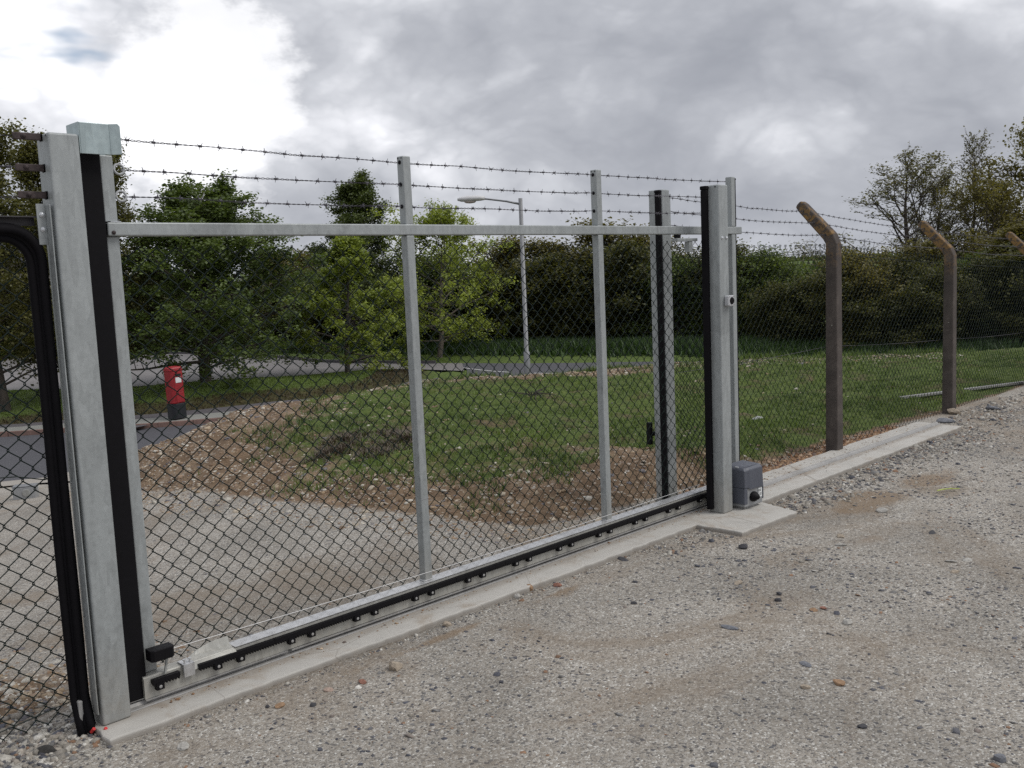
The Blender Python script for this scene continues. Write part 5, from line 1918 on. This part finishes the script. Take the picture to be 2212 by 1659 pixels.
scatter('soil_crumbs', X3, Y3, S3, PAL_M * np.array([.85, .64, .50]), 35, 'brown soil crumbs behind the slab', 0.8, None, sink=0.0)


def rock(x, y, size, col, label, seed, flat=0.75, cat='stone', name='rock', z=None, elong=1.0, rz=None):
    bm = bmesh.new()
    bmesh.ops.create_icosphere(bm, subdivisions=2, radius=0.5)
    rgx = np.random.default_rng(seed)
    off = rgx.uniform(0, 100, 3)
    pn = rgx.normal(0, 1, (11, 3))
    pn /= np.linalg.norm(pn, axis=1)[:, None]
    pd = rgx.uniform(0.27, 0.44, 11)
    for v in bm.verts:
        p = np.array(v.co)
        for q_, d_ in zip(pn, pd):
            t_ = p @ q_ - d_
            if t_ > 0:
                p = p - q_ * t_ * 0.9
        p = p * (1 + rgx.normal(0, .025))
        v.co = Vector((p[0] * elong * 1.1, p[1] * 1.1, p[2] * flat * 1.1))
    me_ = bpy.data.meshes.new(name)
    bm.to_mesh(me_)
    bm.free()
    a = me_.attributes.new('col', 'FLOAT_COLOR', 'FACE')
    c = np.ones((len(me_.polygons), 4), np.float32)
    c[:, :3] = (np.array(col)[None] * 0.72 + np.array([.24, .215, .185])[None] * 0.28 * (0.3 if max(col) < .1 else 1.0)) * 0.9 * rgx.uniform(.9, 1.1, (len(me_.polygons), 1))
    a.data.foreach_set('color', c.ravel())
    me_.materials.append(MAT['stone'])
    o = link(name, me_)
    o.scale = (size, size, size)
    o.location = (x, y, (h1(x, y) if z is None else z) + size * flat * 0.17)
    o.rotation_euler = (rgx.uniform(-.2, .2), rgx.uniform(-.2, .2), rgx.uniform(0, 6.28) if rz is None else rz)
    return tag(o, label, cat, 'single stones lying about')


ROCKS = [
    (2.514, 3.324, 0.067, (0.4, 0.33, 0.25), 'knobbly beige stone standing alone on the gravel', 0.9, 1.0),
    (3.016, 3.550, 0.048, (0.4, 0.33, 0.25), 'pale beige stone close to the front edge of the concrete strip', 0.75, 1.2),
    (2.328, 3.313, 0.037, (0.28, 0.09, 0.05), 'rusty red stone below the lone beige stone', 0.5, 1.3),
    (2.185, 3.364, 0.032, (0.42, 0.3, 0.24), 'flat pinkish stone beside the rusty red stone', 0.45, 1.4),
    (1.175, 3.748, 0.062, (0.012, 0.012, 0.012), 'black lump on the gravel in the bottom left corner', 0.6, 1.4),
    (1.535, 3.376, 0.042, (0.46, 0.45, 0.42), 'whitish flat stone below the end of the concrete strip', 0.5, 1.4),
    (1.971, 3.401, 0.038, (0.34, 0.19, 0.09), 'ochre stone in front of the concrete strip end', 0.5, 1.5),
    (1.933, 3.434, 0.023, (0.05, 0.052, 0.065), 'dark pebble touching the ochre stone', 0.6, 1.2),
    (2.060, 3.294, 0.03, (0.05, 0.052, 0.065), 'dark blue pebble right of the ochre stone', 0.7, 1.2),
    (1.873, 3.631, 0.044, (0.15, 0.17, 0.21), 'grey stone lodged against the strip near the catch post', 0.7, 1.2),
    (3.834, 2.443, 0.055, (0.15, 0.17, 0.21), 'pointed blue-grey slate piece right of centre', 0.35, 1.7),
    (3.604, 1.778, 0.046, (0.34, 0.19, 0.09), 'rounded orange-brown stone on the right half of the yard', 0.7, 1.2),
    (3.372, 1.083, 0.045, (0.15, 0.17, 0.21), 'grey cobble near the bottom right corner', 1.0, 0.9),
    (4.233, 2.045, 0.044, (0.46, 0.45, 0.42), 'white speckled stone in the middle of the right yard', 0.7, 1.1),
    (4.291, 2.248, 0.038, (0.34, 0.19, 0.09), 'orange pebble paired with a reddish one', 0.5, 1.3),
    (4.350, 2.227, 0.033, (0.28, 0.09, 0.05), 'reddish pebble paired with an orange one', 0.5, 1.4),
    (4.403, 2.500, 0.033, (0.05, 0.052, 0.065), 'small dark stone above another dark one', 0.7, 1.1),
    (4.312, 2.454, 0.034, (0.05, 0.052, 0.065), 'lower one of two small dark stones', 0.7, 1.1),
    (4.445, 2.769, 0.046, (0.4, 0.33, 0.25), 'pale flat stone right of centre in the yard', 0.4, 1.6),
    (5.554, 1.965, 0.044, (0.46, 0.45, 0.42), 'flat white stone far out to the right', 0.35, 1.6),
    (5.485, 2.028, 0.043, (0.46, 0.45, 0.42), 'pale grey flat stone at the far right gravel', 0.4, 1.6),
    (5.305, 1.942, 0.042, (0.4, 0.33, 0.25), 'brown topped stone at the far right gravel', 0.5, 1.3),
    (5.041, 3.100, 0.059, (0.05, 0.052, 0.065), 'dark grey stone beyond the corner of the concrete pad', 0.8, 1.0),
    (5.613, 2.755, 0.049, (0.4, 0.33, 0.25), 'beige pebble on the far gravel right of the motor', 0.6, 1.3),
    (5.438, 2.661, 0.048, (0.46, 0.45, 0.42), 'pale green-white pebble on the gravel right of the motor', 0.4, 1.5),
    (5.896, 3.720, 0.061, (0.15, 0.17, 0.21), 'grey stone lying on the concrete strip next to the motor', 0.7, 1.3),
    (6.338, 2.809, 0.072, (0.46, 0.45, 0.42), 'light stone in the band of coarse gravel along the strip', 0.6, 1.2),
    (6.007, 2.339, 0.041, (0.05, 0.052, 0.065), 'dark slab of stone right of the motor gravel band', 0.35, 1.8),
    (10.739, 3.962, 0.122, (0.4, 0.33, 0.25), 'pale stone at the foot of the second concrete post', 0.8, 1.4),
    (10.238, 3.870, 0.131, (0.15, 0.17, 0.21), 'blue-grey stone heaped over the end of the strip', 0.6, 1.6),
    (11.198, 3.686, 0.115, (0.15, 0.17, 0.21), 'grey stone at the gravel edge right of the second concrete post', 0.5, 1.6),
    (4.857, 3.704, 0.052, (0.36, 0.26, 0.17), 'brown stone by the front edge of the strip near the pad', 0.8, 1.2),
    (3.666, 3.607, 0.06, (0.34, 0.19, 0.09), 'brown stone lying against the strip edge mid way', 0.8, 1.1),
    (3.811, 3.522, 0.045, (0.28, 0.09, 0.05), 'rust red stone crumbled against the strip edge', 0.6, 1.4),
    (3.530, 3.560, 0.041, (0.46, 0.45, 0.42), 'white pebble against the strip edge mid way', 0.8, 1.1),
    (4.412, 3.542, 0.05, (0.05, 0.052, 0.065), 'flat dark slate at the strip edge below the second upright', 0.3, 1.9),
    (3.841, 3.016, 0.029, (0.05, 0.052, 0.065), 'small dark chip in the middle of the yard', 0.6, 1.2),
    (3.312, 1.543, 0.032, (0.05, 0.052, 0.065), 'dark round stone low on the right half of the yard', 0.6, 1.3),
    (3.483, 1.862, 0.038, (0.4, 0.33, 0.25), 'tan stone left of the rounded orange-brown one', 0.5, 1.3),
    (3.686, 1.970, 0.041, (0.15, 0.17, 0.21), 'bluish flat stone above the tan one', 0.35, 1.7),
]
for i_, (x, y, s_, c_, lab, fl, el_) in enumerate(ROCKS):
    rock(x, y, s_, c_, lab, 100 + i_, fl, elong=el_)

st_y = MB()
for k, (dx, dy, a_) in enumerate(((0, 0, 0.5), (0.05, 0.035, 0.2), (0.10, 0.045, -0.15))):
    c_, s__ = math.cos(a_), math.sin(a_)
    st_y.add([Vector((dx + u_ * c_ - w_ * s__, dy + u_ * s__ + w_ * c_, z_)) for u_, w_, z_ in ((-.03, -.006, 0), (.035, -.006, .006), (.035, .006, .006), (-.03, .006, 0), (-.03, -.006, .004), (.035, -.006, .010), (.035, .006, .010), (-.03, .006, .004))],
             [(0, 3, 2, 1), (4, 5, 6, 7), (0, 1, 5, 4), (1, 2, 6, 5), (2, 3, 7, 6), (3, 0, 4, 7)])
MAT['strap'] = simple('yellow_green_strap', (0.42, 0.50, 0.10), 0.5, 0, 0.1, 40)
o = st_y.build('strap', 'strap', loc=(7.127, 2.716, h1(7.127, 2.716) + 0.014))
o.rotation_euler = (0, 0, R(-60))
tag(o, 'short yellow-green strap lying on the far gravel right of the motor', 'strap')
rock(8.912, 5.286, 0.10, (.55, .57, .60), 'white lump lying in the grass just right of the motor post', 300, 0.5, elong=1.4)
# dead tussocks on the mound
dt = thing('dead_tussock', 'brown dead grass tussock on the left part of the mound', 'dead plant', (0, 0, 0))
n = 900
cc = np.array([(4.95, 7.25), (5.25, 7.5), (5.5, 7.0), (5.75, 7.3), (5.15, 6.85)])
i = rg.integers(0, 5, n)
X = cc[i, 0] + rg.normal(0, .13, n)
Y = cc[i, 1] + rg.normal(0, .09, n)
V, F = blades(np.column_stack([X, Y, height(X, Y)]), rg.uniform(.015, .055, n), 0.006, 7, 12, 2.2)
link('stalks', np_mesh('stalks', V, F, 'dead', face_attr=rg.random(len(F))), dt)
br = MB()
brr = random.Random(4)
bx, by = 8.6, 8.3
for k in range(9):
    p = Vector((bx + brr.uniform(-.1, .1), by + brr.uniform(-.1, .1), h1(bx, by) + .02))
    q = [p]
    d = Vector((brr.uniform(-1, 1), brr.uniform(-1, 1), brr.uniform(0.1, .5))).normalized()
    for _ in range(4):
        d = (d + Vector((brr.uniform(-.3, .3), brr.uniform(-.3, .3), brr.uniform(-.3, .1)))).normalized()
        q.append(q[-1] + d * 0.09)
    br.tube(q, [0.009, .008, .006, .004, .003], 5)
tag(br.build('fallen_branch', 'bark'), 'small dry branch lying on the grass of the mound', 'branch')

# low trees on the far hill
n = 14000
X = rg.uniform(60, 420, n)
Y = X * rg.uniform(0.30, 0.95, n)
k = (np.hypot(X, Y) > 150) & (fbm(X, Y, 0.02, 3) > 0.55)
X, Y = X[k], Y[k]
P = np.column_stack([X, Y, height0(X, Y)])
V, F = blades(P, rg.uniform(0.8, 2.2, len(P)), 0.9, 5, 15, 0.5)
tag(link('far_trees', np_mesh('far_trees', V, F, 'leaf_mid', face_attr=rg.random(len(F)))), 'small woods on the far hill', 'woods', kind='stuff')
